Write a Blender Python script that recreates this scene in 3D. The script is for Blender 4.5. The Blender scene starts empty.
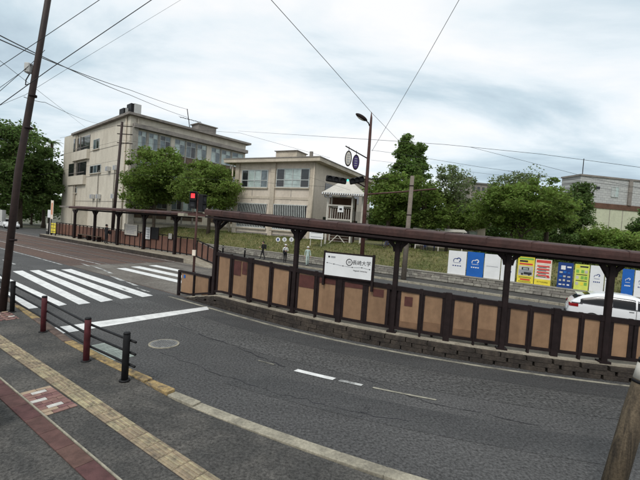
import bpy, bmesh, math, random
import numpy as np
from mathutils import Vector, Matrix
random.seed(7); rng = np.random.default_rng(7)
R = math.radians
sc = bpy.context.scene
C = sc.collection

# ------------------------------------------------------------------ camera
F, HY, SL, H = 380.0, 228.0, 0.07, 2.95          # focal in photo pixels, horizon row, horizon slope, eye height
roll = math.atan(SL); pitch = math.atan((240 - HY) * math.cos(roll) / F)
fwd = Vector((0, math.cos(pitch), -math.sin(pitch)))
r0 = Vector((1, 0, 0)); u0 = r0.cross(fwd)
RT = r0 * math.cos(roll) + u0 * math.sin(roll)
UP = u0 * math.cos(roll) - r0 * math.sin(roll)
cd = bpy.data.cameras.new('camera'); cam = bpy.data.objects.new('camera', cd); C.objects.link(cam)
cd.sensor_width = 36; cd.lens = F / 640 * 36; cd.clip_end = 3000; cd.clip_start = 0.05
M = Matrix((RT, UP, -fwd)).transposed().to_4x4(); M.translation = Vector((0, 0, H)); cam.matrix_world = M
sc.camera = cam

# ------------------------------------------------------------------ sky, sun, exposure
SUN_EL, SUN_AZ = R(50), R(205)
wd = bpy.data.worlds.new('World'); sc.world = wd; wd.use_nodes = True
nt = wd.node_tree; nt.nodes.clear()
def N(t, typ, **kw):
    n = t.nodes.new(typ)
    for k, v in kw.items(): setattr(n, k, v)
    return n
out = N(nt, 'ShaderNodeOutputWorld')
sky = N(nt, 'ShaderNodeTexSky', sky_type='NISHITA', sun_disc=False, sun_elevation=SUN_EL, sun_rotation=SUN_AZ)
bg1 = N(nt, 'ShaderNodeBackground'); bg1.inputs[1].default_value = 0.10
nt.links.new(sky.outputs[0], bg1.inputs[0])
tc = N(nt, 'ShaderNodeTexCoord'); sep = N(nt, 'ShaderNodeSeparateXYZ'); nt.links.new(tc.outputs['Generated'], sep.inputs[0])
def mth(op, a, b=None, c=None):
    m = N(nt, 'ShaderNodeMath', operation=op)
    for i, v in enumerate((a, b, c)):
        if v is None: continue
        if hasattr(v, 'is_output') or hasattr(v, 'links'): nt.links.new(v, m.inputs[i])
        else: m.inputs[i].default_value = v
    return m.outputs[0]
den = mth('ADD', mth('ABSOLUTE', sep.outputs[2]), 0.16)
cmb = N(nt, 'ShaderNodeCombineXYZ')
nt.links.new(mth('DIVIDE', sep.outputs[0], den), cmb.inputs[0]); nt.links.new(mth('DIVIDE', sep.outputs[1], den), cmb.inputs[1])
mp = N(nt, 'ShaderNodeMapping'); mp.inputs['Location'].default_value = (3.1, 0.55, 0); mp.inputs['Rotation'].default_value = (0, 0, R(25))
mp.inputs['Scale'].default_value = (0.8, 1.25, 1)
nt.links.new(cmb.outputs[0], mp.inputs[0])
nz = N(nt, 'ShaderNodeTexNoise'); nz.inputs['Scale'].default_value = 0.85; nz.inputs['Detail'].default_value = 9; nz.inputs['Roughness'].default_value = 0.55; nz.inputs['Distortion'].default_value = 0.35
nt.links.new(mp.outputs[0], nz.inputs['Vector'])
cr = N(nt, 'ShaderNodeValToRGB'); e = cr.color_ramp.elements
e[0].position = 0.27; e[0].color = (0.40, 0.50, 0.58, 1)
e[1].position = 0.60; e[1].color = (1.0, 1.0, 1.0, 1)
k = e.new(0.40); k.color = (0.60, 0.72, 0.79, 1)
k = e.new(0.50); k.color = (0.84, 0.91, 0.95, 1)
nt.links.new(nz.outputs['Fac'], cr.inputs[0])
bg2 = N(nt, 'ShaderNodeBackground'); bg2.inputs[1].default_value = 0.88
nt.links.new(cr.outputs[0], bg2.inputs[0])
mx = N(nt, 'ShaderNodeMixShader'); mx.inputs[0].default_value = 0.9
nt.links.new(bg1.outputs[0], mx.inputs[1]); nt.links.new(bg2.outputs[0], mx.inputs[2]); nt.links.new(mx.outputs[0], out.inputs[0])
sd = bpy.data.lights.new('sun', 'SUN'); sd.energy = 1.4; sd.angle = R(20); sd.color = (1, 0.96, 0.9)
sun = bpy.data.objects.new('sun', sd); C.objects.link(sun)
sun.rotation_euler = (math.pi / 2 - SUN_EL, 0, math.pi - SUN_AZ)
sc.view_settings.view_transform = 'Standard'; sc.view_settings.look = 'None'; sc.view_settings.gamma = 1.0
sc.view_settings.exposure = 0.3; sc.view_settings.use_curve_mapping = False
sc.cycles.max_bounces = 6; sc.cycles.transparent_max_bounces = 8; sc.cycles.use_denoising = True

# ------------------------------------------------------------------ pixel and street frames
def ray(x, y): return fwd * F + RT * (x - 320) + UP * (240 - y)
def gp(x, y, z=0.0):                      # photo pixel -> point at height z
    v = ray(x, y); t = (z - H) / v.z; return Vector((v.x * t, v.y * t, z))
def at(x, y, D):                          # photo pixel -> point at forward distance D
    v = ray(x, y); t = D / v.y; return Vector((v.x * t, D, H + v.z * t))
A = R(-35); UX, UY = math.cos(A), math.sin(A); NX, NY = -UY, UX
def bend(s):
    if s < -8: return 0.0
    if s < 1.5: return 0.0284 * (s + 8) ** 2
    return 0.0284 * 90.25 + 0.54 * 2 * (1 - math.exp(-(s - 1.5) / 2))
def wt(n):
    if n < 4.2: return min(1.0, max(0.0, (n - 2.8) * 0.72))
    return 1.0 if n <= 16 else max(0.0, 1 - (n - 16) / 6)
def drift(s, n): return min(1.5, 0.085 * max(0, -9 - s)) * min(1, max(0, (10 - n) / 6)) * min(1, max(0, (n - 2.9) / 0.7))
def P(s, n, z=0.0):
    n2 = n + bend(s) * wt(n) + drift(s, n)
    return Vector((UX * s + NX * n2, UY * s + NY * n2, z))
def heading(s, n):
    d = P(s + .05, n) - P(s - .05, n); return math.atan2(d.y, d.x)
def s_at(px, n, y=260, lo=-60, hi=6):     # where the vertical plane of a photo column meets the line n
    for _ in range(50):
        m = (lo + hi) / 2; p = P(m, n)
        v = ray(px, y)
        if p.x / p.y < v.x / v.y: lo = m
        else: hi = m
    return (lo + hi) / 2

# ------------------------------------------------------------------ materials
MATS = {}
def mat(name, col, rough=0.8, var=0.18, scale=6.0, bump=0.0, bscale=60.0, metal=0.0, spec=0.3, col2=None, island=0.0, trans=0.0):
    if name in MATS: return MATS[name]
    m = bpy.data.materials.new(name); m.use_nodes = True; t = m.node_tree
    b = t.nodes['Principled BSDF']
    b.inputs['Roughness'].default_value = rough; b.inputs['Metallic'].default_value = metal
    b.inputs['Specular IOR Level'].default_value = spec
    tco = N(t, 'ShaderNodeTexCoord')
    geo = N(t, 'ShaderNodeNewGeometry')
    n1 = N(t, 'ShaderNodeTexNoise'); n1.inputs['Scale'].default_value = scale; n1.inputs['Detail'].default_value = 6; n1.inputs['Roughness'].default_value = 0.65
    t.links.new(geo.outputs['Position'], n1.inputs['Vector'])
    c2 = col2 or tuple(c * (1 - var) for c in col); c1 = tuple(min(1, c * (1 + var)) for c in col)
    mixn = N(t, 'ShaderNodeMix', data_type='RGBA')
    rmp = N(t, 'ShaderNodeMapRange'); rmp.inputs[1].default_value = 0.3; rmp.inputs[2].default_value = 0.7
    t.links.new(n1.outputs['Fac'], rmp.inputs[0]); t.links.new(rmp.outputs[0], mixn.inputs[0])
    mixn.inputs[6].default_value = (*c2, 1); mixn.inputs[7].default_value = (*c1, 1)
    last = mixn.outputs[2]
    if island > 0:
        hs = N(t, 'ShaderNodeHueSaturation')
        oi = N(t, 'ShaderNodeObjectInfo')
        ad = N(t, 'ShaderNodeMath', operation='ADD'); fr = N(t, 'ShaderNodeMath', operation='FRACT')
        t.links.new(geo.outputs['Random Per Island'], ad.inputs[0]); t.links.new(oi.outputs['Random'], ad.inputs[1]); t.links.new(ad.outputs[0], fr.inputs[0])
        mr = N(t, 'ShaderNodeMapRange'); mr.inputs[3].default_value = 1 - island; mr.inputs[4].default_value = 1 + island
        t.links.new(fr.outputs[0], mr.inputs[0]); t.links.new(mr.outputs[0], hs.inputs['Value']); t.links.new(last, hs.inputs['Color'])
        mr2 = N(t, 'ShaderNodeMapRange'); mr2.inputs[3].default_value = 0.48; mr2.inputs[4].default_value = 0.515
        t.links.new(fr.outputs[0], mr2.inputs[0]); t.links.new(mr2.outputs[0], hs.inputs['Hue'])
        last = hs.outputs[0]
    t.links.new(last, b.inputs['Base Color'])
    if bump > 0:
        n2 = N(t, 'ShaderNodeTexNoise'); n2.inputs['Scale'].default_value = bscale; n2.inputs['Detail'].default_value = 4
        t.links.new(geo.outputs['Position'], n2.inputs['Vector'])
        bp = N(t, 'ShaderNodeBump'); bp.inputs['Strength'].default_value = bump; bp.inputs['Distance'].default_value = 0.02
        t.links.new(n2.outputs['Fac'], bp.inputs['Height']); t.links.new(bp.outputs[0], b.inputs['Normal'])
    if trans > 0:
        tr = N(t, 'ShaderNodeBsdfTranslucent'); t.links.new(last, tr.inputs[0])
        ms = N(t, 'ShaderNodeMixShader'); ms.inputs[0].default_value = trans
        t.links.new(b.outputs[0], ms.inputs[1]); t.links.new(tr.outputs[0], ms.inputs[2])
        t.links.new(ms.outputs[0], t.nodes['Material Output'].inputs[0])
    MATS[name] = m; return m

def stained(name, col, stain, amount=0.5, scale=0.9, rough=0.85, fine=30.0, stretch=(1, 1, 1), bump=0.15, bscale=80, speck=0.25, crack=0.0, objvar=0.0):
    """surface with large soft stains, a fine grain and optional cracks"""
    m = bpy.data.materials.new(name); m.use_nodes = True; t = m.node_tree; b = t.nodes['Principled BSDF']
    b.inputs['Roughness'].default_value = rough; b.inputs['Specular IOR Level'].default_value = 0.3
    geo = N(t, 'ShaderNodeNewGeometry'); mpp = N(t, 'ShaderNodeMapping'); mpp.inputs['Rotation'].default_value = (0, 0, R(35)); mpp.inputs['Scale'].default_value = stretch
    t.links.new(geo.outputs['Position'], mpp.inputs[0])
    a = N(t, 'ShaderNodeTexNoise'); a.inputs['Scale'].default_value = scale; a.inputs['Detail'].default_value = 8; a.inputs['Roughness'].default_value = 0.62; a.inputs['Distortion'].default_value = 0.6
    t.links.new(mpp.outputs[0], a.inputs['Vector'])
    r_ = N(t, 'ShaderNodeMapRange'); r_.inputs[1].default_value = 0.42; r_.inputs[2].default_value = 0.66; r_.inputs[4].default_value = amount
    t.links.new(a.outputs['Fac'], r_.inputs[0])
    mxx = N(t, 'ShaderNodeMix', data_type='RGBA'); mxx.inputs[6].default_value = (*col, 1); mxx.inputs[7].default_value = (*stain, 1)
    t.links.new(r_.outputs[0], mxx.inputs[0])
    f = N(t, 'ShaderNodeTexNoise'); f.inputs['Scale'].default_value = fine; f.inputs['Detail'].default_value = 5; f.inputs['Roughness'].default_value = 0.7
    t.links.new(geo.outputs['Position'], f.inputs['Vector'])
    r2 = N(t, 'ShaderNodeMapRange'); r2.inputs[1].default_value = 0.3; r2.inputs[2].default_value = 0.7; r2.inputs[3].default_value = 1 - speck; r2.inputs[4].default_value = 1 + speck
    t.links.new(f.outputs['Fac'], r2.inputs[0])
    hv = N(t, 'ShaderNodeHueSaturation'); t.links.new(mxx.outputs[2], hv.inputs['Color']); t.links.new(r2.outputs[0], hv.inputs['Value'])
    last = hv.outputs[0]
    if objvar > 0:
        oi = N(t, 'ShaderNodeObjectInfo'); ro = N(t, 'ShaderNodeMapRange'); ro.inputs[3].default_value = 1 - objvar; ro.inputs[4].default_value = 1 + objvar
        t.links.new(oi.outputs['Random'], ro.inputs[0]); ho_ = N(t, 'ShaderNodeHueSaturation'); t.links.new(last, ho_.inputs['Color']); t.links.new(ro.outputs[0], ho_.inputs['Value']); last = ho_.outputs[0]
    if crack > 0:
        vv = N(t, 'ShaderNodeTexVoronoi', feature='DISTANCE_TO_EDGE'); vv.inputs['Scale'].default_value = 0.38
        w = N(t, 'ShaderNodeTexNoise'); w.inputs['Scale'].default_value = 1.7; w.inputs['Detail'].default_value = 6
        t.links.new(geo.outputs['Position'], w.inputs['Vector'])
        vm = N(t, 'ShaderNodeVectorMath', operation='MULTIPLY_ADD'); vm.inputs[1].default_value = (1.1, 1.1, 1.1)
        t.links.new(w.outputs['Color'], vm.inputs[0]); t.links.new(mpp.outputs[0], vm.inputs[2]); t.links.new(vm.outputs[0], vv.inputs['Vector'])
        r3 = N(t, 'ShaderNodeMapRange'); r3.inputs[1].default_value = 0.0; r3.inputs[2].default_value = 0.012; r3.inputs[3].default_value = 1 - crack; r3.inputs[4].default_value = 1
        t.links.new(vv.outputs['Distance'], r3.inputs[0])
        h2 = N(t, 'ShaderNodeHueSaturation'); t.links.new(last, h2.inputs['Color']); t.links.new(r3.outputs[0], h2.inputs['Value']); last = h2.outputs[0]
    t.links.new(last, b.inputs['Base Color'])
    if bump > 0:
        n2 = N(t, 'ShaderNodeTexNoise'); n2.inputs['Scale'].default_value = bscale; n2.inputs['Detail'].default_value = 3
        t.links.new(geo.outputs['Position'], n2.inputs['Vector'])
        bp = N(t, 'ShaderNodeBump'); bp.inputs['Strength'].default_value = bump; bp.inputs['Distance'].default_value = 0.02
        t.links.new(n2.outputs['Fac'], bp.inputs['Height']); t.links.new(bp.outputs[0], b.inputs['Normal'])
    MATS[name] = m; return m

ASPH = stained('asphalt', (0.074, 0.073, 0.072), (0.102, 0.10, 0.098), 0.9, 0.55, fine=24, stretch=(0.4, 1.0, 1), bump=0.9, bscale=60, speck=0.8, crack=0.0)
ASPH2 = stained('asphalt_coarse', (0.078, 0.077, 0.075), (0.105, 0.103, 0.10), 0.8, 1.2, fine=17, stretch=(0.4, 1.2, 1), bump=1.0, bscale=40, speck=0.95)
ASPH3 = stained('asphalt_patch_dark', (0.062, 0.062, 0.062), (0.086, 0.085, 0.084), 0.8, 1.1, fine=26, stretch=(0.3, 1.2, 1), bump=0.8, bscale=60, speck=0.7)
ASPHW = stained('asphalt_walk', (0.062, 0.06, 0.056), (0.112, 0.104, 0.093), 0.9, 1.5, fine=26, bump=0.8, bscale=70, speck=0.7)
TRACK = stained('track_paving', (0.115, 0.072, 0.055), (0.075, 0.055, 0.048), 0.9, 0.5, fine=9, stretch=(0.4, 1.5, 1), bump=0.3, bscale=20, speck=0.45)
TRACKG = stained('crossing_paving', (0.12, 0.105, 0.09), (0.2, 0.185, 0.16), 0.8, 0.9, fine=10, bump=0.3, bscale=20, speck=0.4)
PAINT = stained('road_paint', (0.76, 0.76, 0.74), (0.38, 0.38, 0.37), 0.5, 4.0, fine=40, bump=0.1, speck=0.12)
PAINTW = stained('worn_paint', (0.52, 0.52, 0.50), (0.10, 0.10, 0.10), 1.0, 3.5, fine=40, bump=0.1, speck=0.2)
EDGEP = stained('edge_paint', (0.36, 0.34, 0.27), (0.12, 0.115, 0.10), 0.9, 3.0, fine=40, bump=0.1, speck=0.2)
CONC = stained('concrete', (0.33, 0.31, 0.27), (0.2, 0.185, 0.16), 0.7, 1.5, fine=25)
DECKM = stained('platform_deck', (0.36, 0.32, 0.25), (0.2, 0.175, 0.135), 0.8, 2.5, fine=25)
GRASSG = stained('bank_soil', (0.145, 0.13, 0.055), (0.08, 0.095, 0.032), 0.9, 0.8, fine=6, speck=0.5, bump=0.6, bscale=14)
EARTH = stained('terrain', (0.11, 0.105, 0.075), (0.07, 0.08, 0.04), 0.8, 0.2, fine=3, speck=0.3, bump=0)
DARKM = mat('dark_steel', (0.016, 0.010, 0.010), 0.65, 0.4, 5, spec=0.18)
BLACKM = mat('black_paint', (0.012, 0.012, 0.013), 0.55, 0.3, 8, spec=0.2)
REDM = mat('maroon_paint', (0.085, 0.02, 0.024), 0.5, 0.3, 8)
ROOFM = stained('roof_maroon', (0.072, 0.036, 0.031), (0.036, 0.022, 0.02), 0.9, 1.6, rough=0.75, fine=12, bump=0.1, speck=0.2)
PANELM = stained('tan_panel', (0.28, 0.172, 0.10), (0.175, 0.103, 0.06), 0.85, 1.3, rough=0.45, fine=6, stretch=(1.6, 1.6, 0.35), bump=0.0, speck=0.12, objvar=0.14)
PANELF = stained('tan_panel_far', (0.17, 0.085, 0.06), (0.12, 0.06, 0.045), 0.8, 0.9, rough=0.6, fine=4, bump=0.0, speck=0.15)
NOTICE = mat('brown_notice', (0.085, 0.03, 0.025), 0.6, 0.3, 6)
SILHOU = mat('brown_silhouette', (0.17, 0.098, 0.056), 0.65, 0.25, 4)  # darker tan imitating the shade of benches through the panels
WHITE = mat('white_board', (0.74, 0.75, 0.75), 0.5, 0.06, 2)
WHITE2 = mat('white_steel', (0.50, 0.475, 0.42), 0.55, 0.15, 3)
INK = mat('ink_dark', (0.03, 0.03, 0.035), 0.6, 0.1)
INKG = mat('ink_grey', (0.3, 0.31, 0.33), 0.6, 0.1)
INKB = mat('ink_navy', (0.03, 0.06, 0.2), 0.6, 0.1)
BLUE = mat('blue_board', (0.012, 0.11, 0.42), 0.5, 0.12, 2)
NAVY = mat('navy_board', (0.012, 0.045, 0.19), 0.5, 0.15, 3)
YEL = mat('yellow_print', (0.75, 0.62, 0.06), 0.5, 0.1, 3)
YGRN = mat('yellowgreen_print', (0.62, 0.68, 0.12), 0.5, 0.1, 3)
REDP = mat('red_print', (0.6, 0.06, 0.05), 0.5, 0.1, 3)
CREAMP = mat('cream_print', (0.75, 0.66, 0.55), 0.5, 0.1, 3)
GREENP = mat('green_print', (0.2, 0.42, 0.08), 0.5, 0.1, 3)
STONE = stained('platform_stone', (0.032, 0.026, 0.022), (0.075, 0.06, 0.047), 0.8, 2.6, fine=14, bump=0.6, bscale=30, speck=0.4)
WSTONE = mat('wall_stone', (0.27, 0.255, 0.22), 0.9, 0.3, 5, bump=0.5, bscale=20, island=0.3)
MORTAR = mat('wall_mortar', (0.09, 0.082, 0.07), 0.95, 0.3, 5)
KERBM = mat('kerb_stone', (0.12, 0.085, 0.07), 0.9, 0.4, 7, bump=0.3, island=0.2)
KERBY = stained('kerb_yellow', (0.38, 0.27, 0.12), (0.12, 0.095, 0.07), 1.0, 6.0, fine=25, speck=0.3)
GUTTER = stained('gutter_concrete', (0.34, 0.31, 0.24), (0.18, 0.165, 0.13), 0.8, 3.0, fine=25, speck=0.3)
TACT = mat('tactile_tile', (0.30, 0.245, 0.155), 0.9, 0.4, 9, bump=0.25, island=0.2, col2=(0.15, 0.13, 0.095))
BRICKP = mat('brick_paver', (0.215, 0.12, 0.105), 0.9, 0.3, 9, bump=0.3, island=0.25)
BRICKW = mat('pale_paver', (0.52, 0.50, 0.46), 0.9, 0.2, 9, bump=0.3)
BRICKT = mat('tan_paver', (0.36, 0.27, 0.19), 0.9, 0.25, 9, bump=0.3)
BORDER = mat('border_tile', (0.105, 0.055, 0.048), 0.85, 0.35, 6, bump=0.3, island=0.12)
JOINT = mat('joint_mortar', (0.055, 0.045, 0.04), 0.95, 0.3, 8)
STEELR = mat('rail_steel', (0.24, 0.22, 0.2), 0.45, 0.3, 4, metal=0.7)
IRON = stained('cast_iron', (0.19, 0.19, 0.185), (0.11, 0.11, 0.11), 0.7, 6, rough=0.6, fine=30, speck=0.3)
GRATE = mat('grate_steel', (0.36, 0.40, 0.36), 0.5, 0.25, 9, metal=0.2)
BLDG = stained('building_cream', (0.60, 0.555, 0.465), (0.43, 0.385, 0.315), 0.55, 0.6, fine=4, stretch=(1.5, 1.5, 0.4), bump=0.05, speck=0.1)
BLDG2 = stained('building_pinkish', (0.60, 0.53, 0.445), (0.45, 0.39, 0.32), 0.55, 0.6, fine=4, stretch=(1.5, 1.5, 0.35), bump=0.05, speck=0.1)
BLDG3 = stained('building_pale_green', (0.50, 0.52, 0.38), (0.42, 0.43, 0.32), 0.6, 0.4, fine=4, stretch=(1.5, 1.5, 0.35), bump=0.05, speck=0.1)
BTILE = mat('facing_tile', (0.36, 0.37, 0.37), 0.7, 0.2, 2, island=0.18)
TRIM = stained('roof_trim', (0.26, 0.235, 0.21), (0.14, 0.13, 0.125), 0.8, 0.8, fine=8, speck=0.2)
CORN = stained('cornice_cream', (0.52, 0.46, 0.37), (0.36, 0.31, 0.25), 0.8, 0.8, fine=8, speck=0.15)
ROOFTOP = mat('roof_felt', (0.16, 0.155, 0.15), 0.9, 0.2, 1)
TBAND = mat('brown_band', (0.11, 0.06, 0.04), 0.8, 0.3, 2)
GLASS = mat('window_glass', (0.10, 0.135, 0.15), 0.08, 0.5, 1.2, spec=0.8)
GLASSD = mat('window_dark', (0.02, 0.022, 0.025), 0.1, 0.5, 1.2, spec=0.7)
CURT = mat('curtain_glass', (0.38, 0.46, 0.44), 0.15, 0.25, 1.5, spec=0.7)
FRAME = mat('window_frame', (0.42, 0.45, 0.44), 0.5, 0.15, 3)
SPAN = mat('spandrel_brown', (0.12, 0.085, 0.06), 0.7, 0.3, 2)
GRILLE = mat('grille_steel', (0.46, 0.48, 0.46), 0.6, 0.2, 3)
WIREM = mat('wire', (0.02, 0.02, 0.022), 0.6, 0.1)
POLEB = stained('pole_brown', (0.04, 0.025, 0.022), (0.024, 0.017, 0.016), 0.8, 1.5, rough=0.6, fine=10, speck=0.2)
POLEL = mat('lamp_pole_paint', (0.075, 0.034, 0.028), 0.5, 0.3, 3)
POLEG = stained('pole_concrete', (0.2, 0.17, 0.14), (0.14, 0.115, 0.095), 0.7, 1.5, fine=12, speck=0.2)
POLEW = stained('pole_wood', (0.13, 0.1, 0.066), (0.05, 0.04, 0.03), 1.0, 6, fine=45, stretch=(3, 3, 0.15), speck=0.4)
BARK = mat('bark', (0.09, 0.07, 0.052), 0.95, 0.35, 8, bump=0.6, bscale=20)
L_DARK = mat('leaf_dark', (0.105, 0.165, 0.045), 0.6, 0.4, 0.5, island=0.5, trans=0.55, spec=0.3)
L_MID = mat('leaf_mid', (0.175, 0.25, 0.055), 0.6, 0.4, 0.4, island=0.5, trans=0.62, spec=0.3)
L_LITE = mat('leaf_light', (0.19, 0.265, 0.06), 0.6, 0.4, 0.4, island=0.5, trans=0.62, spec=0.3)
L_CON = mat('leaf_conifer', (0.15, 0.23, 0.06), 0.6, 0.35, 0.5, island=0.5, trans=0.6, spec=0.2)
L_PINK = mat('leaf_sparse', (0.14, 0.20, 0.07), 0.6, 0.35, 0.8, island=0.45, trans=0.45, col2=(0.12, 0.13, 0.07))
GRASSM = mat('grass_blade', (0.175, 0.17, 0.06), 0.7, 0.3, 0.8, island=0.35, trans=0.3, col2=(0.09, 0.13, 0.035))
SKIN = mat('skin', (0.48, 0.29, 0.21), 0.6, 0.08)
HAIR = mat('hair_black', (0.012, 0.011, 0.011), 0.5, 0.2)
CL_BLK = mat('cloth_black', (0.016, 0.016, 0.019), 0.85, 0.3, 20)
CL_WHT = mat('cloth_white', (0.68, 0.68, 0.66), 0.85, 0.08, 20)
CL_MINT = mat('cloth_pale_mint', (0.42, 0.52, 0.48), 0.85, 0.12, 20)
CL_GRY = mat('cloth_grey', (0.16, 0.165, 0.18), 0.85, 0.2, 20)
CARW = mat('car_paint_white', (0.78, 0.79, 0.80), 0.18, 0.02, 1, spec=0.6)
CARG = mat('car_glass', (0.010, 0.011, 0.013), 0.12, 0.1, 1, spec=0.25)
TYRE = mat('tyre_rubber', (0.015, 0.015, 0.015), 0.85, 0.2, 20)
ALU = mat('alloy_grey', (0.4, 0.41, 0.42), 0.35, 0.1, 5, metal=0.6)
TAILR = mat('tail_lamp_red', (0.25, 0.01, 0.012), 0.15, 0.1, 5)
PURP = mat('plaque_purple', (0.05, 0.03, 0.13), 0.5, 0.15, 5)
ORNG = mat('banner_orange', (0.62, 0.26, 0.14), 0.7, 0.2, 3)
TANK = mat('tank_grey', (0.5, 0.5, 0.48), 0.5, 0.12, 2)
def emis(name, col, s):
    m = mat(name, col, 0.4, 0.02); b = m.node_tree.nodes['Principled BSDF']
    b.inputs['Emission Color'].default_value = (*col, 1); b.inputs['Emission Strength'].default_value = s; return m
REDL = emis('signal_red', (1.0, 0.04, 0.05), 1.0)
GRNL = emis('signal_green', (0.1, 0.85, 0.6), 0.9)

# ------------------------------------------------------------------ mesh helpers
class MB:
    def __init__(s): s.v = []; s.f = []; s.m = []; s.mi = 0
    def add(s, vs, fs):
        o = len(s.v); s.v += [tuple(v) for v in vs]; s.f += [tuple(i + o for i in f) for f in fs]; s.m += [s.mi] * len(fs); return s
    def box(s, c, d, rz=0.0, mtx=None):
        x, y, z = d[0] / 2, d[1] / 2, d[2] / 2
        vs = [Vector((a * x, b * y, g * z)) for g in (-1, 1) for a, b in ((-1, -1), (1, -1), (1, 1), (-1, 1))]
        if mtx is not None: vs = [mtx @ v for v in vs]
        elif rz: q = Matrix.Rotation(rz, 3, 'Z'); vs = [q @ v for v in vs]
        c = Vector(c)
        return s.add([v + c for v in vs], [(3, 2, 1, 0), (4, 5, 6, 7), (0, 1, 5, 4), (1, 2, 6, 5), (2, 3, 7, 6), (3, 0, 4, 7)])
    def hexa(s, b4, t4):
        return s.add(list(b4) + list(t4), [(3, 2, 1, 0), (4, 5, 6, 7), (0, 1, 5, 4), (1, 2, 6, 5), (2, 3, 7, 6), (3, 0, 4, 7)])
    def bar(s, a, b, w, h=None, up=Vector((0, 0, 1))):
        a, b = Vector(a), Vector(b); h = h or w; d = (b - a).normalized()
        if abs(d.dot(up)) > .98: up = Vector((1, 0, 0))
        sx = d.cross(up).normalized() * w / 2; sy = sx.cross(d).normalized() * h / 2
        return s.hexa([a - sx - sy, a + sx - sy, a + sx + sy, a - sx + sy], [b - sx - sy, b + sx - sy, b + sx + sy, b - sx + sy])
    def tube(s, pts, rad, seg=8, cap=True):
        pts = [Vector(p) for p in pts]
        if not hasattr(rad, '__len__'): rad = [rad] * len(pts)
        rings = []; prev = None
        for i, p in enumerate(pts):
            d = (pts[min(i + 1, len(pts) - 1)] - pts[max(i - 1, 0)]).normalized()
            ref = prev if prev is not None else (Vector((1, 0, 0)) if abs(d.x) < .9 else Vector((0, 1, 0)))
            a = (ref - d * ref.dot(d)).normalized(); prev = a; b2 = d.cross(a)
            rings.append([p + (a * math.cos(2 * math.pi * k / seg) + b2 * math.sin(2 * math.pi * k / seg)) * rad[i] for k in range(seg)])
        vs = [v for r in rings for v in r]; fs = []
        for i in range(len(pts) - 1):
            for k in range(seg): fs.append((i * seg + k, i * seg + (k + 1) % seg, (i + 1) * seg + (k + 1) % seg, (i + 1) * seg + k))
        if cap: fs.append(tuple(range(seg - 1, -1, -1))); fs.append(tuple((len(pts) - 1) * seg + k for k in range(seg)))
        return s.add(vs, fs)
    def prism(s, poly, ex):                 # planar polygon extruded by the vector ex
        poly = [Vector(p) for p in poly]; n = len(poly); ex = Vector(ex)
        return s.add(poly + [p + ex for p in poly], [tuple(range(n - 1, -1, -1)), tuple(range(n, 2 * n))] + [(i, (i + 1) % n, n + (i + 1) % n, n + i) for i in range(n)])
    def ball(s, c, r, seg=10, rings=7):
        c = Vector(c); r = Vector(r) if hasattr(r, '__len__') else Vector((r, r, r)); vs = []; fs = []
        for i in range(rings + 1):
            t = math.pi * i / rings
            for k in range(seg):
                p = 2 * math.pi * k / seg
                vs.append((c.x + r.x * math.sin(t) * math.cos(p), c.y + r.y * math.sin(t) * math.sin(p), c.z + r.z * math.cos(t)))
        for i in range(rings):
            for k in range(seg): fs.append((i * seg + k, (i + 1) * seg + k, (i + 1) * seg + (k + 1) % seg, i * seg + (k + 1) % seg))
        return s.add(vs, fs)
    def mesh(s, name, mats, smooth=False):
        me = bpy.data.meshes.new(name); me.from_pydata(s.v, [], s.f)
        for m in (mats if isinstance(mats, (list, tuple)) else [mats]): me.materials.append(m)
        if len(me.materials) > 1: me.polygons.foreach_set('material_index', s.m)
        if smooth: me.polygons.foreach_set('use_smooth', [True] * len(s.f))
        me.validate(); me.update(); return me
    def build(s, name, mats, parent=None, smooth=False, loc=None, rz=0.0):
        o = bpy.data.objects.new(name, s.mesh(name, mats, smooth)); C.objects.link(o)
        if parent is not None: o.parent = parent
        if loc is not None: o.location = loc
        if rz: o.rotation_euler.z = rz
        return o
def tag(o, label=None, cat=None, group=None, kind=None):
    if label: o['label'] = label
    if cat: o['category'] = cat
    if group: o['group'] = group
    if kind: o['kind'] = kind
    return o
def empty(name, loc=(0, 0, 0), rz=0.0, label=None, cat=None, group=None):
    o = bpy.data.objects.new(name, None); C.objects.link(o); o.location = loc; o.rotation_euler.z = rz
    o.empty_display_size = 0.1
    return tag(o, label, cat, group)
def place(me, name, parent, loc, rz=0.0, scale=(1, 1, 1)):
    o = bpy.data.objects.new(name, me); C.objects.link(o); o.parent = parent; o.location = loc; o.rotation_euler = (0, 0, rz); o.scale = scale
    return o
def bevel(o, w=0.01, seg=1):
    m = o.modifiers.new('bevel', 'BEVEL'); m.width = w; m.segments = seg; m.limit_method = 'ANGLE'; return o
def strip(name, s0, s1, n0, n1, zf, m, parent=None, ds=0.5, nn=1, kind=None, thick=0.0):
    ns = max(1, int(math.ceil((s1 - s0) / ds))); mb = MB(); vs = []; fs = []
    for i in range(ns + 1):
        s = s0 + (s1 - s0) * i / ns
        for j in range(nn + 1):
            n = n0 + (n1 - n0) * j / nn
            vs.append(P(s, n, zf(s, n) if callable(zf) else zf))
    w = nn + 1
    for i in range(ns):
        for j in range(nn): fs.append((i * w + j, (i + 1) * w + j, (i + 1) * w + j + 1, i * w + j + 1))
    mb.add(vs, fs); o = mb.build(name, m, parent)
    if kind: o['kind'] = kind
    return o
def quad(name, pts, m, parent=None):
    mb = MB(); mb.add(pts, [tuple(range(len(pts)))]); return mb.build(name, m, parent)
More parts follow.
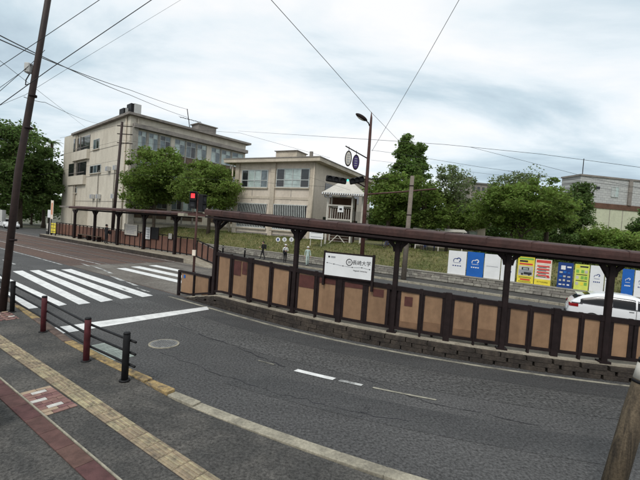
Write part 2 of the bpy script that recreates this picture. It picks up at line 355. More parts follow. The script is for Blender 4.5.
def unit_block(name, m, bev=0.06, jit=0.0, seed=0):
    rr = random.Random(seed); mb = MB(); bm = bmesh.new(); bmesh.ops.create_cube(bm, size=1.0)
    bmesh.ops.bevel(bm, geom=bm.edges[:], offset=bev, segments=1, affect='EDGES')
    for v in bm.verts: v.co += Vector((rr.uniform(-jit, jit), rr.uniform(-jit, jit), rr.uniform(-jit, jit)))
    me = bpy.data.meshes.new(name); bm.to_mesh(me); bm.free(); me.materials.append(m); return me

# ================================================================== GROUND, ROAD, TRACKS
FZ = -0.45
def far_z(s, n): return 0.0 if n <= 17.2 else FZ * min(1, (n - 17.2) / 1.8)
def walk_z(s, n):
    t = min(1, max(0, (s + 6.3) / 1.2)); k = min(1, max(0, (n - 2.6) / 0.9))
    return 0.12 - 0.09 * t * k
gm = MB(); gm.add([(-1500, -1500, -0.7), (1500, -1500, -0.7), (1500, 1500, -0.7), (-1500, 1500, -0.7)], [(0, 1, 2, 3)])
tag(gm.build('ground', EARTH), kind='structure')
road = strip('road', -75, 26, 3.72, 8.75, 0.0, ASPH, nn=2, kind='structure')
bed = strip('tram_track_bed', -75, 26, 8.75, 15.6, lambda s, n: 0.001, TRACK, nn=2, kind='structure')
froad = strip('far_road', -75, 26, 15.6, 25.2, far_z, ASPH, nn=12, kind='structure')
fwalk = strip('far_pavement', -75, 26, 25.35, 27.75, FZ + 0.1, ASPHW, kind='structure')
walk = strip('near_pavement', -75, 26, -9, 3.56, walk_z, ASPHW, ds=0.3, nn=26, kind='structure')
# crossing surface between the platforms
strip('crossing_surface', -22.5, -11.8, 8.8, 15.5, 0.006, TRACKG, bed)
for c in (11.75, 14.2):
    for d in (-0.72, 0.72):
        mb = MB(); sv = np.linspace(-70, 20, 120)
        for a, b in zip(sv[:-1], sv[1:]):
            q = [P(a, c + d - .035, -.02), P(b, c + d - .035, -.02), P(b, c + d + .035, -.02), P(a, c + d + .035, -.02)]
            mb.hexa(q, [v + Vector((0, 0, .034)) for v in q])
        mb.build('rail', STEELR, bed)
        strip('flangeway', -70, 20, c + d + .04 * (1 if d < 0 else -1) - .0, c + d + .09 * (1 if d < 0 else -1), 0.009, INK, bed)
# asphalt patches and sealed cracks on the near road
strip('asphalt_patch', -13.5, 14, 6.25, 7.35, 0.004, ASPH2, road)
strip('asphalt_patch', -9.5, 14, 7.45, 8.2, 0.004, ASPH3, road)
strip('asphalt_patch', -5.2, 1.5, 4.5, 5.35, 0.004, ASPH3, road)
strip('asphalt_patch', -11.0, -7.6, 0.6, 1.7, 0.125, ASPH3, walk)
strip('asphalt_patch', -26, -22.2, 4.1, 6.6, 0.004, ASPH2, road)
def crack(pix, w=0.03):
    pts = []
    for a, b in zip(pix[:-1], pix[1:]):
        for k in range(8):
            t = k / 8; pts.append(gp(a[0] + (b[0] - a[0]) * t, a[1] + (b[1] - a[1]) * t, 0.007))
    mb = MB(); L = []; Rr = []
    for i, p in enumerate(pts):
        d = (pts[min(i + 1, len(pts) - 1)] - pts[max(i - 1, 0)]).normalized(); s_ = Vector((-d.y, d.x, 0))
        p = p + s_ * random.uniform(-.06, .06); ww = w * random.choice((.12, .3, .5, .8, 1))
        L.append(p - s_ * ww); Rr.append(p + s_ * ww)
    n = len(pts); mb.add(L + Rr, [(i, i + 1, n + i + 1, n + i) for i in range(n - 1)]); mb.build('crack', INK, road)
crack([(176, 322), (205, 336), (250, 352), (291, 369)], .018)
crack([(160, 352), (215, 372), (265, 390), (330, 405), (420, 425)], .012)
crack([(360, 378), (440, 405), (560, 430)], .009)
crack([(352, 419), (370, 409), (362, 404)], .012)
# painted markings
def px_quad(name, pix, m, parent, z): return quad(name, [gp(x, y, z) for x, y in pix][::-1], m, parent)
stripes = [[(12.5, 271.2), (22.5, 270.5), (90.5, 303), (79, 304.5)], [(29.5, 270.5), (38.7, 270), (113, 300), (101, 302)],
           [(45.5, 270), (55, 269.5), (132.5, 297.5), (121, 299)], [(61, 269.5), (71, 269), (153, 295.5), (142.5, 297)]]
for q in stripes: px_quad('crosswalk_stripe', q, PAINT, road, 0.008)
for (br, bl) in (((67, 304.5), (59, 306)), ((39, 307.5), (27, 309))):
    a, b = gp(*br, 0.008), gp(*bl, 0.008); d = Vector((-math.cos(R(-37)), -math.sin(R(-37)), 0)) * 7.6
    quad('crosswalk_stripe', [b, a, a + d, b + d], PAINT, road)
for n0, n1, s0, s1 in ((10.5, 11.0, -20.6, -14.9), (11.5, 12.05, -21.0, -15.6), (12.7, 13.2, -21.2, -16.4)):
    strip('crosswalk_stripe', s0, s1, n0, n1, 0.013, PAINT, bed)
px_quad('stop_line', [(54, 327.5), (207, 306.5), (209, 309.5), (62, 333.5)], PAINT, road, 0.008)
strip('edge_line', -12.6, 14, 8.28, 8.40, 0.006, EDGEP, road, ds=0.3)
strip('edge_line', -70, -23, 8.45, 8.57, 0.006, PAINTW, road)
for a, b, w, m in ((-4.68, -3.85, .07, PAINT), (-3.75, -3.3, .05, PAINTW), (-3.1, -2.0, .03, EDGEP), (-5.6, -5.2, .014, EDGEP), (6, 8, .07, PAINT)):
    strip('lane_dash', a, b, 5.83 - w, 5.83 + w, 0.009, m, road, ds=0.2)
for a in np.arange(-62, -23, 4.5): strip('lane_dash', a, a + 2.2, 6.1, 6.25, 0.009, PAINTW, road)
for n_ in (10.55, 15.3): strip('track_edge_line', -70, -22.6, n_, n_ + .1, 0.006, PAINTW, bed)
for px, y, w, h in ((118, 279, 9, 1.6), (132, 284, 7, 1.3), (108, 272, 6, 1.2), (143, 290, 8, 1.2), (124, 289, 5, 1.0), (98, 268, 8, 1.0), (86, 265, 6, .8)):
    px_quad('worn_marking', [(px - w, y - h - w * .2), (px - w * .3, y - h * 1.3), (px + w, y + h * .4 + w * .2), (px + w * .2, y + h)], PAINTW, road if y > 270 else bed, 0.012)
# manhole cover and kerbside drain
mc = gp(164, 344, 0); mh = empty('manhole_cover', mc, 0, 'round grey iron manhole cover set in the road', 'manhole')
mb = MB(); mb.tube([(0, 0, -.02), (0, 0, .012)], [.34, .34], 40); mb.build('frame_ring', GUTTER, mh)
mb = MB(); mb.tube([(0, 0, -.02), (0, 0, .016)], [.295, .295], 40); lid = mb.build('lid', IRON, mh)
mb = MB()
for i in range(-5, 6):
    for j in range(-5, 6):
        if (i * i + j * j) * .0025 < .065: mb.box((i * .05, j * .05, .019), (.026, .026, .012), R(45) if (i + j) % 2 else 0)
mb.build('tread_pattern', IRON, lid)
dp = [gp(90, 342), gp(118, 347), gp(133, 361.5), gp(106, 357)]
dc = sum(dp, Vector()) / 4; dr = heading(-8.2, 4)
dg = empty('drain_grate', dc, dr, 'pale steel drain grating set beside the kerb behind the guard rail', 'drain')
mb = MB(); L_, W_ = 1.15, .42
for y in (-W_ / 2, W_ / 2): mb.box((0, y, .004), (L_, .05, .03))
for x in (-L_ / 2, 0, L_ / 2): mb.box((x, 0, .004), (.05, W_ - .06, .03))
mb.build('frame', GRATE, dg)
mb = MB(); mb.box((0, 0, .003), (L_ - .02, W_ - .02, .004)); mb.build('pit', INK, dg)
for k in range(24):
    if abs(k - 11.5) > .6: MB().box((-L_ / 2 + .05 + k * (L_ - .1) / 23, 0, .008), (.026, W_ - .06, .02)).build('grate_bar', GRATE, dg)

# ------------------------------------------------------------------ near pavement: kerb, tactile strip, pavers
UB = unit_block('block_unit', KERBM, .04); UBY = unit_block('block_unit_yellow', KERBY, .04); UBG = unit_block('gutter_unit', GUTTER, .03)
kerb = empty('kerb', (0, 0, 0)); kerb['kind'] = 'structure'
s = -30.0
while s < 9:
    c = P(s + .3, 3.64); h = heading(s + .3, 3.64)
    yel = (-9.3 < s < -6.0) or (-13.7 < s < -11.5)
    if s < -6.4:
        place(UBY if yel else UB, 'kerb_stone', kerb, (c.x, c.y, .04), h, (.59, .17, .2))
    elif s < -5.2:
        t = (s + 6.4) / 1.2; place(UBY if s < -5.9 else UBG, 'kerb_stone', kerb, (c.x, c.y, .04 - .08 * t), h, (.59, .17, .2))
    else: place(UBG, 'kerb_stone', kerb, (c.x, c.y, -.052), h, (.612, .19, .2))
    s += .6
# far kerb
s = -48.0; fk = empty('far_kerb'); fk['kind'] = 'structure'
while s < 12:
    c = P(s + .5, 25.27); place(UBG, 'kerb_stone', fk, (c.x, c.y, FZ + .02), heading(s + .5, 25.27), (.98, .15, .24)); s += 1.0
# tactile strip: one tile per 0.3 m, each with raised bars
mb = MB(); mb.box((0, 0, .006), (.292, .252, .016))
for j in range(4): mb.box((0, -.085 + j * .057, .017), (.27, .024, .008))
tile = mb.mesh('tactile_tile', TACT)
tact = empty('tactile_strip'); tact['kind'] = 'structure'
strip('tile_bed', -16, 3.0, 2.56, 2.83, lambda s, n: walk_z(s, n) + .003, JOINT, tact, ds=.3)
s = -15.9
while s < 2.8:
    c = P(s + .15, 2.695); place(tile, 'tactile_tile', tact, (c.x, c.y, walk_z(s, 2.7) + .002), heading(s + .15, 2.695)); s += .3
# brick patches
def patch(s0, s1, n0, n1, pale):
    rt = empty('brick_patch'); rt['kind'] = 'structure'
    strip('brick_bed', s0, s1, n0, n1, .1225, JOINT, rt, ds=.3)
    UBR = MATS_BR
    bl, bw = .2, .1; row = 0; s_ = s0
    while s_ < s1 - .02:
        n_ = n0 - (bl / 2 if row % 2 else 0); k = 0
        while n_ < n1 - .01:
            a, b = max(n_, n0), min(n_ + bl, n1)
            if b - a > .03:
                c = P(s_ + bw / 2, (a + b) / 2)
                edge = a < n0 + .01 and row % 3 == 0
                me = UBR[1] if (row, k) in pale else (UBR[2] if row == 0 or row >= 8 and k == 0 else UBR[0])
                place(me, 'brick', rt, (c.x, c.y, .118 + random.uniform(-.002, .002)), heading(s_, 2.3), (bw - .009, b - a - .009, .026))
            n_ += bl; k += 1
        s_ += bw; row += 1
MATS_BR = [unit_block('paver', BRICKP, .03), unit_block('paver_pale', BRICKW, .03), unit_block('paver_tan', BRICKT, .03)]
patch(-6.86, -5.86, 2.14, 2.54, {(1, 1), (4, 0), (7, 1)})
patch(-12.6, -11.6, 2.86, 3.4, {(2, 1), (6, 2)})
# border of large maroon tiles
bt = unit_block('border_tile', BORDER, .015); bd = empty('border_strip'); bd['kind'] = 'structure'
strip('border_bed', -16, 4, 1.90, 2.12, .1225, JOINT, bd, ds=.3)
s = -15.9
while s < 4:
    c = P(s + .25, 2.005); place(bt, 'border_tile', bd, (c.x, c.y, .118), heading(s + .25, 2), (.492, .2, .03)); s += .5
mb = MB()
sv = np.linspace(-16, 4, 60)
for a, b in zip(sv[:-1], sv[1:]):
    q = [P(a, 2.115, .11), P(b, 2.115, .11), P(b, 2.135, .11), P(a, 2.135, .11)]; mb.hexa(q, [v + Vector((0, 0, .03)) for v in q])
mb.build('edging', GUTTER, bd)
# low dark block planter at the corner of the picture
pc = gp(-30, 411, .12); pl = empty('block_planter', pc, heading(-6.7, 1.7), 'low dark stacked block planter at the pavement edge beside maroon tiles', 'planter')
pb = [unit_block('dark_block%d' % i, STONE, .05, .012, i) for i in range(3)]
for lv in range(3):
    for i in range(5):
        place(pb[(lv + i) % 3], 'block', pl, (-.62 + i * .3 + (.0 if lv % 2 else .06), -.03, .05 + lv * .1), 0, (.29, .2, .095))
mb = MB(); mb.box((0, -.03, .312), (1.55, .24, .03)); bevel(mb.build('coping', STONE, pl), .006)

# ------------------------------------------------------------------ guard rail (posts with three bars)
gr = empty('guard_rail', P(-10, 3.5, .12), 0, 'low guard rail of black and maroon posts with three thin bars', 'guard rail')
gl = gr.location
gpost = [(-15.0, 3.4, BLACKM), (None, (12, 312), BLACKM), (None, (43, 332), REDM), (None, (86, 361), REDM), (None, (124.5, 380.5), BLACKM)]
gb = []
for a in gpost:
    if a[0] is None: p = gp(*a[1], .12)
    else: p = P(a[0], 3.5, .12)
    gb.append(p - gl)
    q = p - gl; mb = MB()
    mb.tube([q + Vector((0, 0, -.1)), q + Vector((0, 0, .79)), q + Vector((0, 0, .81))], [.056, .056, .046], 14)
    o = mb.build('post', a[2], gr, True); 
    mb = MB(); mb.tube([q + Vector((0, 0, .805)), q + Vector((0, 0, .835))], [.06, .05], 14); mb.build('cap', BLACKM, o, True)
    mb = MB(); mb.tube([q + Vector((0, 0, -.005)), q + Vector((0, 0, .02))], [.09, .085], 12); mb.build('foot_flange', BLACKM, o, True)
for zz in (.26, .47, .68):
    mb = MB(); pts = [g_ + Vector((0.0, 0.0, zz)) for g_ in gb]
    off = Vector((NX, NY, 0)) * .07
    pts = [p + off for p in pts]; d = (pts[-1] - pts[-2]).normalized(); pts.append(pts[-1] + d * .16)
    mb.tube(pts, .022, 8); mb.build('bar', BLACKM, gr, True)
    for p in pts[:-1]: MB().tube([p - off * .7, p + off * .2], .022, 8).build('bracket', BLACKM, gr, True)

# ================================================================== NEAR PLATFORM
def kz(s): return 1 - 0.0115 * (s + 10.7)
PS0, PS1 = -12.0, 6.5
plat = empty('tram_platform', P(-4, 9, 0), 0, 'long low stone faced tram platform beside the near road', 'platform')
O = plat.location
def seg_solid(name, s0, s1, n0, n1, zf0, zf1, m, parent, org, ds=.4):
    mb = MB(); ns = max(1, int(math.ceil((s1 - s0) / ds))); sv = np.linspace(s0, s1, ns + 1); vs = []; fs = []
    for s_ in sv:
        a, b = zf0(s_), zf1(s_)
        vs += [P(s_, n0, a) - org, P(s_, n1, a) - org, P(s_, n1, b) - org, P(s_, n0, b) - org]
    for i in range(ns):
        for j in range(4): fs.append((i * 4 + j, (i + 1) * 4 + j, (i + 1) * 4 + (j + 1) % 4, i * 4 + (j + 1) % 4))
    fs.append((0, 1, 2, 3)); fs.append((ns * 4 + 3, ns * 4 + 2, ns * 4 + 1, ns * 4))
    mb.add(vs, fs); return mb.build(name, m, parent)
def deckz(s): return (.38 if s > -10.3 else max(.04, .38 - .2 * (-10.3 - s))) * kz(s)
seg_solid('core', PS0, PS1, 8.72, 10.2, lambda s: -.05, lambda s: deckz(s) - .02, MORTAR, plat, O)
seg_solid('deck', PS0, PS1, 8.69, 10.25, lambda s: deckz(s) - .02, lambda s: deckz(s) + .02, DECKM, plat, O)
sb = [unit_block('platform_stone%d' % i, STONE, .035, .012, 20 + i) for i in range(5)]
rows = 3; s = PS0; i = 0
while s < PS1:
    for rw in range(rows):
        ln = .52; c = P(s + ln / 2 + (0, .26, .11)[rw], 8.66 + random.uniform(-.012, .012)) - O; hh = (deckz(s + .25) - .02) / rows
        if s + ln * 1.5 < PS1 + .4:
            place(random.choice(sb), 'stone_block', plat, (c.x + random.uniform(-.004, .004), c.y + random.uniform(-.006, .006), hh * (rw + .5)), heading(s + ln / 2, 8.66), (ln - .006, .13, hh - .006))
    s += .52; i += 1
# pale plinth kerb course just above the road
# ---- fence with tan panels
fence = empty('platform_fence', P(-4, 8.8, .38), 0, 'dark brown fence with tan panels along the near platform', 'fence'); O2 = fence.location
FN = 8.80
def col_s(px): return s_at(px, FN)
def fpost(px, w, top, m=DARKM, z0=None, name='post'):
    s_ = col_s(px); p = P(s_, FN) - O2; h = heading(s_, FN); z0 = deckz(s_) - .1 if z0 is None else z0
    mb = MB(); mb.box((p.x, p.y, (z0 + top) / 2 - O2.z), (w, .11, top - z0), h); return bevel(mb.build(name, m, fence), .008)
def fz(s): return max(1.2, 1.84 - 0.0422 * (s + 9.8))
panels = [(219, 231.5), (234, 249.5), (254, 271.5), (274, 291.5), (299.5, 317.5), (320, 339), (345.5, 366.5), (369.5, 391), (402.5, 424), (426.5, 447.5), (456.5, 478.5), (481, 503.5), (513, 534), (536.5, 558), (565.5, 586), (588, 607.5), (617.5, 637)]
last = None; rights = []
extra = []
s_ = col_s(637) + .1
while s_ < 5.5: extra.append((s_, s_ + .5)); s_ += .58
spans = [(col_s(a), col_s(b)) for a, b in panels] + extra
for (a, b) in spans:
    zt, zb = fz(a), deckz(a) + .13
    mid = (a + b) / 2; pts_b = [P(a, FN - .012) - O2, P(b, FN - .012) - O2, P(b, FN + .012) - O2, P(a, FN + .012) - O2]
    zb0, zt0 = zb + .03, zt - .12
    mb = MB(); mb.hexa([Vector((v.x, v.y, zb0 - O2.z)) for v in pts_b], [Vector((v.x, v.y, zt0 - O2.z)) for v in pts_b]); mb.build('panel', PANELM, fence)
    # frame bars left and right of the panel
    for e_ in (a, b):
        p = P(e_, FN) - O2; mb = MB(); mb.box((p.x, p.y, (zb + zt) / 2 - O2.z), (.08, .055, zt - zb - .01), heading(e_, FN)); mb.build('panel_stile', DARKM, fence)
rail_s0, rail_s1 = col_s(217), 5.5
seg_solid('top_rail', rail_s0, rail_s1, FN - .045, FN + .045, lambda s: fz(s) - .12, lambda s: fz(s), DARKM, fence, O2)
seg_solid('bottom_rail', rail_s0, rail_s1, FN - .04, FN + .04, lambda s: deckz(s) + .11, lambda s: deckz(s) + .185, DARKM, fence, O2)
for px in (251.7, 342.2, 451.9, 561.7): fpost(px, .15, fz(col_s(px)) + .03)
for px in (232.7, 272.7, 318.7, 425.2, 479.7, 535.2, 587): fpost(px, .05, fz(col_s(px)) - .05, name='mullion')
# notices, and brown slabs painting in bench silhouettes that show through the panels
def on_panel(px0, px1, f0, f1, m, name):
    a, b = col_s(px0), col_s(px1); lo, hi = deckz(a) + .185, fz(a) - .13
    z0, z1 = lo + (hi - lo) * f0, lo + (hi - lo) * f1
    q = [P(a, FN - .024) - O2, P(b, FN - .024) - O2, P(b, FN - .013) - O2, P(a, FN - .013) - O2]
    mb = MB(); mb.hexa([Vector((v.x, v.y, z0 - O2.z)) for v in q], [Vector((v.x, v.y, z1 - O2.z)) for v in q]); return mb.build(name, m, fence)
on_panel(235, 242, .55, .97, NOTICE, 'notice'); on_panel(243.3, 248, .62, .98, NOTICE, 'notice')
on_panel(301, 316, .62, .97, NOTICE, 'notice'); on_panel(376, 386.5, .74, .95, NOTICE, 'notice'); on_panel(408, 416, .62, .88, NOTICE, 'notice')
on_panel(321, 338.5, .84, .99, NOTICE, 'notice'); on_panel(347, 366, .86, .99, NOTICE, 'notice')
on_panel(482, 503, .02, .30, SILHOU, 'bench_silhouette'); on_panel(457, 478, .02, .2, SILHOU, 'bench_silhouette'); on_panel(403, 423.5, .02, .17, SILHOU, 'bench_silhouette'); on_panel(427, 447, .02, .26, SILHOU, 'bench_silhouette')
# low end fence
lowf = empty('end_fence', P(-11.5, 8.8, .15), 0, 'low two panel end fence at the left end of the near platform', 'fence'); O3 = lowf.location
def lz(px, y): # height on fence plane for photo point
    s_ = s_at(px, FN, y); p = P(s_, FN); v = ray(px, y); return s_, H + v.z * p.y / v.y
sA, zA = lz(180, 270); sB, zB = lz(212, 272)
for a, b in ((183, 194.5), (197, 210)):
    sa, sb_ = col_s(a), col_s(b); zb = deckz(sa) + .12
    q = [P(sa, FN - .012) - O3, P(sb_, FN - .012) - O3, P(sb_, FN + .012) - O3, P(sa, FN + .012) - O3]
    mb = MB(); mb.hexa([Vector((v.x, v.y, zb - O3.z)) for v in q], [Vector((v.x, v.y, zA - .06 - O3.z)) for v in q]); mb.build('panel', PANELM, lowf)
for px, w in ((180.5, .1), (195.7, .06), (211.5, .06)):
    s_ = col_s(px); p = P(s_, FN) - O3; z0 = deckz(s_) - .05; mb = MB(); mb.box((p.x, p.y, (z0 + zA) / 2 - O3.z), (w, .09, zA - z0), heading(s_, FN)); mb.build('post', DARKM, lowf)
seg_solid('top_rail', col_s(180), col_s(212.5), FN - .05, FN + .05, lambda s: zA - .07, lambda s: zA + .005, DARKM, lowf, O3)
seg_solid('bottom_rail', col_s(180), col_s(212.5), FN - .04, FN + .04, lambda s: deckz(s) + .06, lambda s: deckz(s) + .125, DARKM, lowf, O3)
mb = MB(); s_ = col_s(186); p = P(s_, FN - .02) - O3; mb.box((p.x, p.y, zA - .2 - O3.z), (.1, .012, .12), heading(s_, FN)); mb.build('sticker', BLUE, lowf)

# ---- shelter
shel = empty('tram_shelter', P(-4, 9, .38), 0, 'long maroon roofed tram shelter on the near platform', 'shelter'); O4 = shel.location
RS0, RS1 = col_s(209.5), 6.0
RN0, RN1 = 8.45, 10.15
def roof_z(s): return 3.16 * kz(s) + .06
mb = MB(); sv = np.linspace(RS0, RS1, 44); prof = [(RN0 + .02, -.10), (RN0, -.02), (RN0, .075), (RN0 + .05, .10), (RN1 - .1, .14), (RN1, .10), (RN1, -.06), (RN0 + .1, -.09)]
vs = []; fs = []; k_ = len(prof)
for s_ in sv:
    for n_, z_ in prof: vs.append(P(s_, n_, roof_z(s_) + z_) - O4)
for i in range(len(sv) - 1):
    for j in range(k_): fs.append((i * k_ + j, (i + 1) * k_ + j, (i + 1) * k_ + (j + 1) % k_, i * k_ + (j + 1) % k_))
fs.append(tuple(range(k_))); fs.append(tuple((len(sv) - 1) * k_ + j for j in range(k_ - 1, -1, -1)))
mb.add(vs, fs); rf = mb.build('roof', ROOFM, shel)
seg_solid('eaves_beam', RS0 + .15, RS1, FN - .06, FN + .06, lambda s: roof_z(s) - .25, lambda s: roof_z(s) - .105, DARKM, shel, O4)
seg_solid('eaves_beam', RS0 + .15, RS1, FN + .9, FN + 1.0, lambda s: roof_z(s) - .22, lambda s: roof_z(s) - .085, DARKM, shel, O4)
seg_solid('gutter', RS0 + .02, RS1, RN0 + .02, RN0 + .1, lambda s: roof_z(s) - .19, lambda s: roof_z(s) - .135, DARKM, shel, O4)
for a in np.arange(RS0 + .6, RS1, .62):
    p = [P(a, RN0 + .12, roof_z(a) - .12) - O4, P(a, RN1 - .08, roof_z(a) - .1) - O4]; MB().bar(p[0], p[1], .05, .07).build('rafter', DARKM, shel)
for a in np.arange(RS0 + .9, RS1, .9):    # standing seams on the roof sheet
    pts = [P(a, n_, roof_z(a) + z_ + .008) - O4 for n_, z_ in prof[1:6]]
    mb = MB(); [mb.bar(x, y, .018, .012) for x, y in zip(pts[:-1], pts[1:])]; mb.build('roof_seam', ROOFM, shel)
rps = [col_s(px) for px in (215.5, 296, 397, 508.5, 612.5)] + [3.0, 5.4]
for s_ in rps:
    if s_ < 5:
        p_ = P(s_, FN + .032) - O2; mb = MB(); mb.box((p_.x, p_.y, (deckz(s_) + .13 + fz(s_) - .02) / 2 - O2.z), (.36, .018, fz(s_) - deckz(s_) - .15), heading(s_, FN)); mb.build('infill_strip', DARKM, fence)
    h = heading(s_, FN); p = P(s_, FN) - O4; zt = roof_z(s_) - .24; z0 = deckz(s_) - .1
    mb = MB(); mb.box((p.x, p.y, (z0 + zt) / 2 - O4.z), (.125, .125, zt - z0), h); po = bevel(mb.build('post', DARKM, shel), .012)
    d = Vector((math.cos(h), math.sin(h), 0)); nn_ = Vector((-d.y, d.x, 0)); t = Vector((p.x, p.y, zt - O4.z))
    for sg in (-1, 1):
        mb = MB(); pts = [t + Vector((0, 0, -.26)) + d * sg * .06, t + Vector((0, 0, -.12)) + d * sg * .09, t + Vector((0, 0, .0)) + d * sg * .22]
        mb.bar(pts[0], pts[1], .07, .09); mb.bar(pts[1], pts[2], .07, .09); mb.build('bracket', DARKM, po)
    mb = MB(); mb.bar(t + Vector((0, 0, -.3)) + nn_ * .06, t + nn_ * .5 + Vector((0, 0, .06)), .07, .09); mb.build('bracket', DARKM, po)
    mb = MB(); mb.box((p.x, p.y, deckz(s_) + .03 - O4.z), (.24, .2, .05), h); mb.build('base_plate', DARKM, po)
# benches on the platform behind the fence
for a, tx in ((-8.4, 'first'), (-2.5, 'second')):
    h = heading(a, 9.3); bn = empty('platform_bench', P(a, 9.15, deckz(a) + .02), h, 'slatted bench behind the %s tan panels' % ('left' if tx == 'first' else 'right hand'), 'bench')
    for j in range(4): MB().box((0, -.15 + j * .1, .44), (1.6, .08, .03)).build('slat', DARKM, bn)
    for x in (-.65, .65): MB().box((x, 0, .215), (.06, .36, .42)).build('leg', DARKM, bn)

# ---- station sign
FONT = None
def text(body, size, m, parent, loc, ex=.002, align='CENTER', rot=None, name='lettering', sx=1.0):
    cu = bpy.data.curves.new(name, 'FONT'); cu.body = body; cu.size = size; cu.extrude = ex; cu.align_x = align; cu.align_y = 'CENTER'; cu.resolution_u = 3
    to = bpy.data.objects.new(name, cu); C.objects.link(to)
    bpy.context.view_layer.update()
    me = bpy.data.meshes.new_from_object(to.evaluated_get(bpy.context.evaluated_depsgraph_get()))
    bpy.data.objects.remove(to); me.materials.clear(); me.materials.append(m)
    o = bpy.data.objects.new(name, me); C.objects.link(o); o.parent = parent; o.location = loc; o.rotation_euler = rot or (math.pi / 2, 0, 0); o.scale = (sx, 1, 1)
    return o
sL, sR = s_at(325.5, FN - .1), s_at(372.5, FN - .1)
zL = lambda px, y: (lambda p, v: H + v.z * p.y / v.y)(P(s_at(px, FN - .1), FN - .1), ray(px, y))
zb_, zt_ = zL(349, 277.5), zL(349, 255)
pa, pb_ = P(sL, FN - .1), P(sR, FN - .1); ctr = (pa + pb_) / 2; sw = (pb_ - pa).length; shh = zt_ - zb_
sg = empty('station_sign', (ctr.x, ctr.y, zb_), math.atan2(pb_.y - pa.y, pb_.x - pa.x), 'white station name sign in a dark frame above the tan panels', 'sign')
mb = MB(); mb.box((0, 0, shh / 2), (sw, .04, shh)); mb.build('board', WHITE, sg)
for x in (-sw / 2 - .03, sw / 2 + .03):
    MB().box((x, .02, shh / 2 - .12), (.06, .07, shh + .36)).build('frame_post', DARKM, sg)
MB().box((0, .01, shh + .022), (sw, .06, .04)).build('frame_top', DARKM, sg); MB().box((0, .01, -.022), (sw, .06, .04)).build('frame_bottom', DARKM, sg)
yf = -.0225
text('長崎大学', .135, INK, sg, (sw * .29, yf, shh * .68), sx=.98, name='station_name')
text('Nagasaki University', .05, INK, sg, (sw * .27, yf, shh * .34), name='station_name_small')
for k_, (x_, w_) in enumerate(((-.44, .05), (-.385, .12))): MB().box((x_ * sw + w_ * sw / 2, yf, shh * .84), (w_ * sw * .8, .004, .045)).build('small_print', INKG if k_ else INK, sg)
mb = MB(); pts = [(.085 * math.cos(t), 0, .085 * math.sin(t)) for t in np.linspace(0, 2 * math.pi, 25)]
mb.tube(pts, .010, 6, False); em = mb.build('emblem_ring', INK, sg, loc=(sw * .03, yf, shh * .68))
text('20', .085, INK, sg, (sw * .03, yf, shh * .68), name='emblem_number')
pts = [(-sw * .45, shh * .56), (-sw * .3, shh * .53), (-sw * .1, shh * .49), (sw * .1, shh * .47), (sw * .3, shh * .50), (sw * .46, shh * .46)]
for (x0, y0), (x1, y1) in zip(pts[:-1], pts[1:]): MB().bar((x0 + .03, yf, y0), (x1 - .03, yf, y1), .004, .010).build('route_line', INKG, sg)
for x, y in pts: MB().box((x, yf, y), (.035, .006, .022)).build('route_stop', INK, sg)

# ================================================================== FAR PLATFORM
D_ = Vector((UX, UY, 0)); N_ = Vector((NX, NY, 0))
def street(name, s, n, z, label, cat, group=None): return empty(name, P(s, n, z), A, label, cat, group)
FPs0, FPs1 = -46.5, -22.4
fp = street('tram_platform', -34, 16.2, 0, 'far tram platform with pale edge beyond the brown tracks', 'platform')
def L(s, n, z, o): return (s - o[0], n - o[1], z - o[2])
o_ = (-34, 16.2, 0)
def lbox(s0, s1, n0, n1, z0, z1, o): return MB().box(L((s0 + s1) / 2, (n0 + n1) / 2, (z0 + z1) / 2, o), (s1 - s0, n1 - n0, z1 - z0))
lbox(FPs0, FPs1, 15.72, 17.15, -.1, .27, o_).build('core', STONE, fp)
lbox(FPs0, FPs1, 15.66, 17.2, .27, .31, o_).build('deck', DECKM, fp)
s = FPs0
while s < FPs1 - .3:
    lbox(s, s + .97, 15.6, 15.72, -.02, .265, o_).build('edge_stone', STONE, fp); s += .985
mb = MB(); mb.hexa([L(FPs1, 15.66, -.1, o_), L(-18.8, 15.2, -.1, o_), L(-18.8, 16.2, -.1, o_), L(FPs1, 17.2, -.1, o_)], [L(FPs1, 15.66, .31, o_), L(-18.8, 15.2, .03, o_), L(-18.8, 16.2, .03, o_), L(FPs1, 17.2, .31, o_)])
mb.build('ramp', DECKM, fp)
ff = street('platform_fence', -34, 17.0, .31, 'dark railing with brown panels along the far platform', 'fence'); o_ = (-34, 17.0, .31)
bays = np.arange(-46.2, -22.3, .78)
for i, a in enumerate(bays):
    lbox(a - .035, a + .035, 16.96, 17.04, .31, 1.62, o_).build('post', DARKM, ff)
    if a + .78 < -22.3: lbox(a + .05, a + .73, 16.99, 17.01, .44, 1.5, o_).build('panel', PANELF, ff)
lbox(-46.25, -22.3, 16.97, 17.03, 1.555, 1.622, o_).build('top_rail', DARKM, ff)
lbox(-46.25, -22.3, 16.97, 17.03, .38, .435, o_).build('bottom_rail', DARKM, ff)
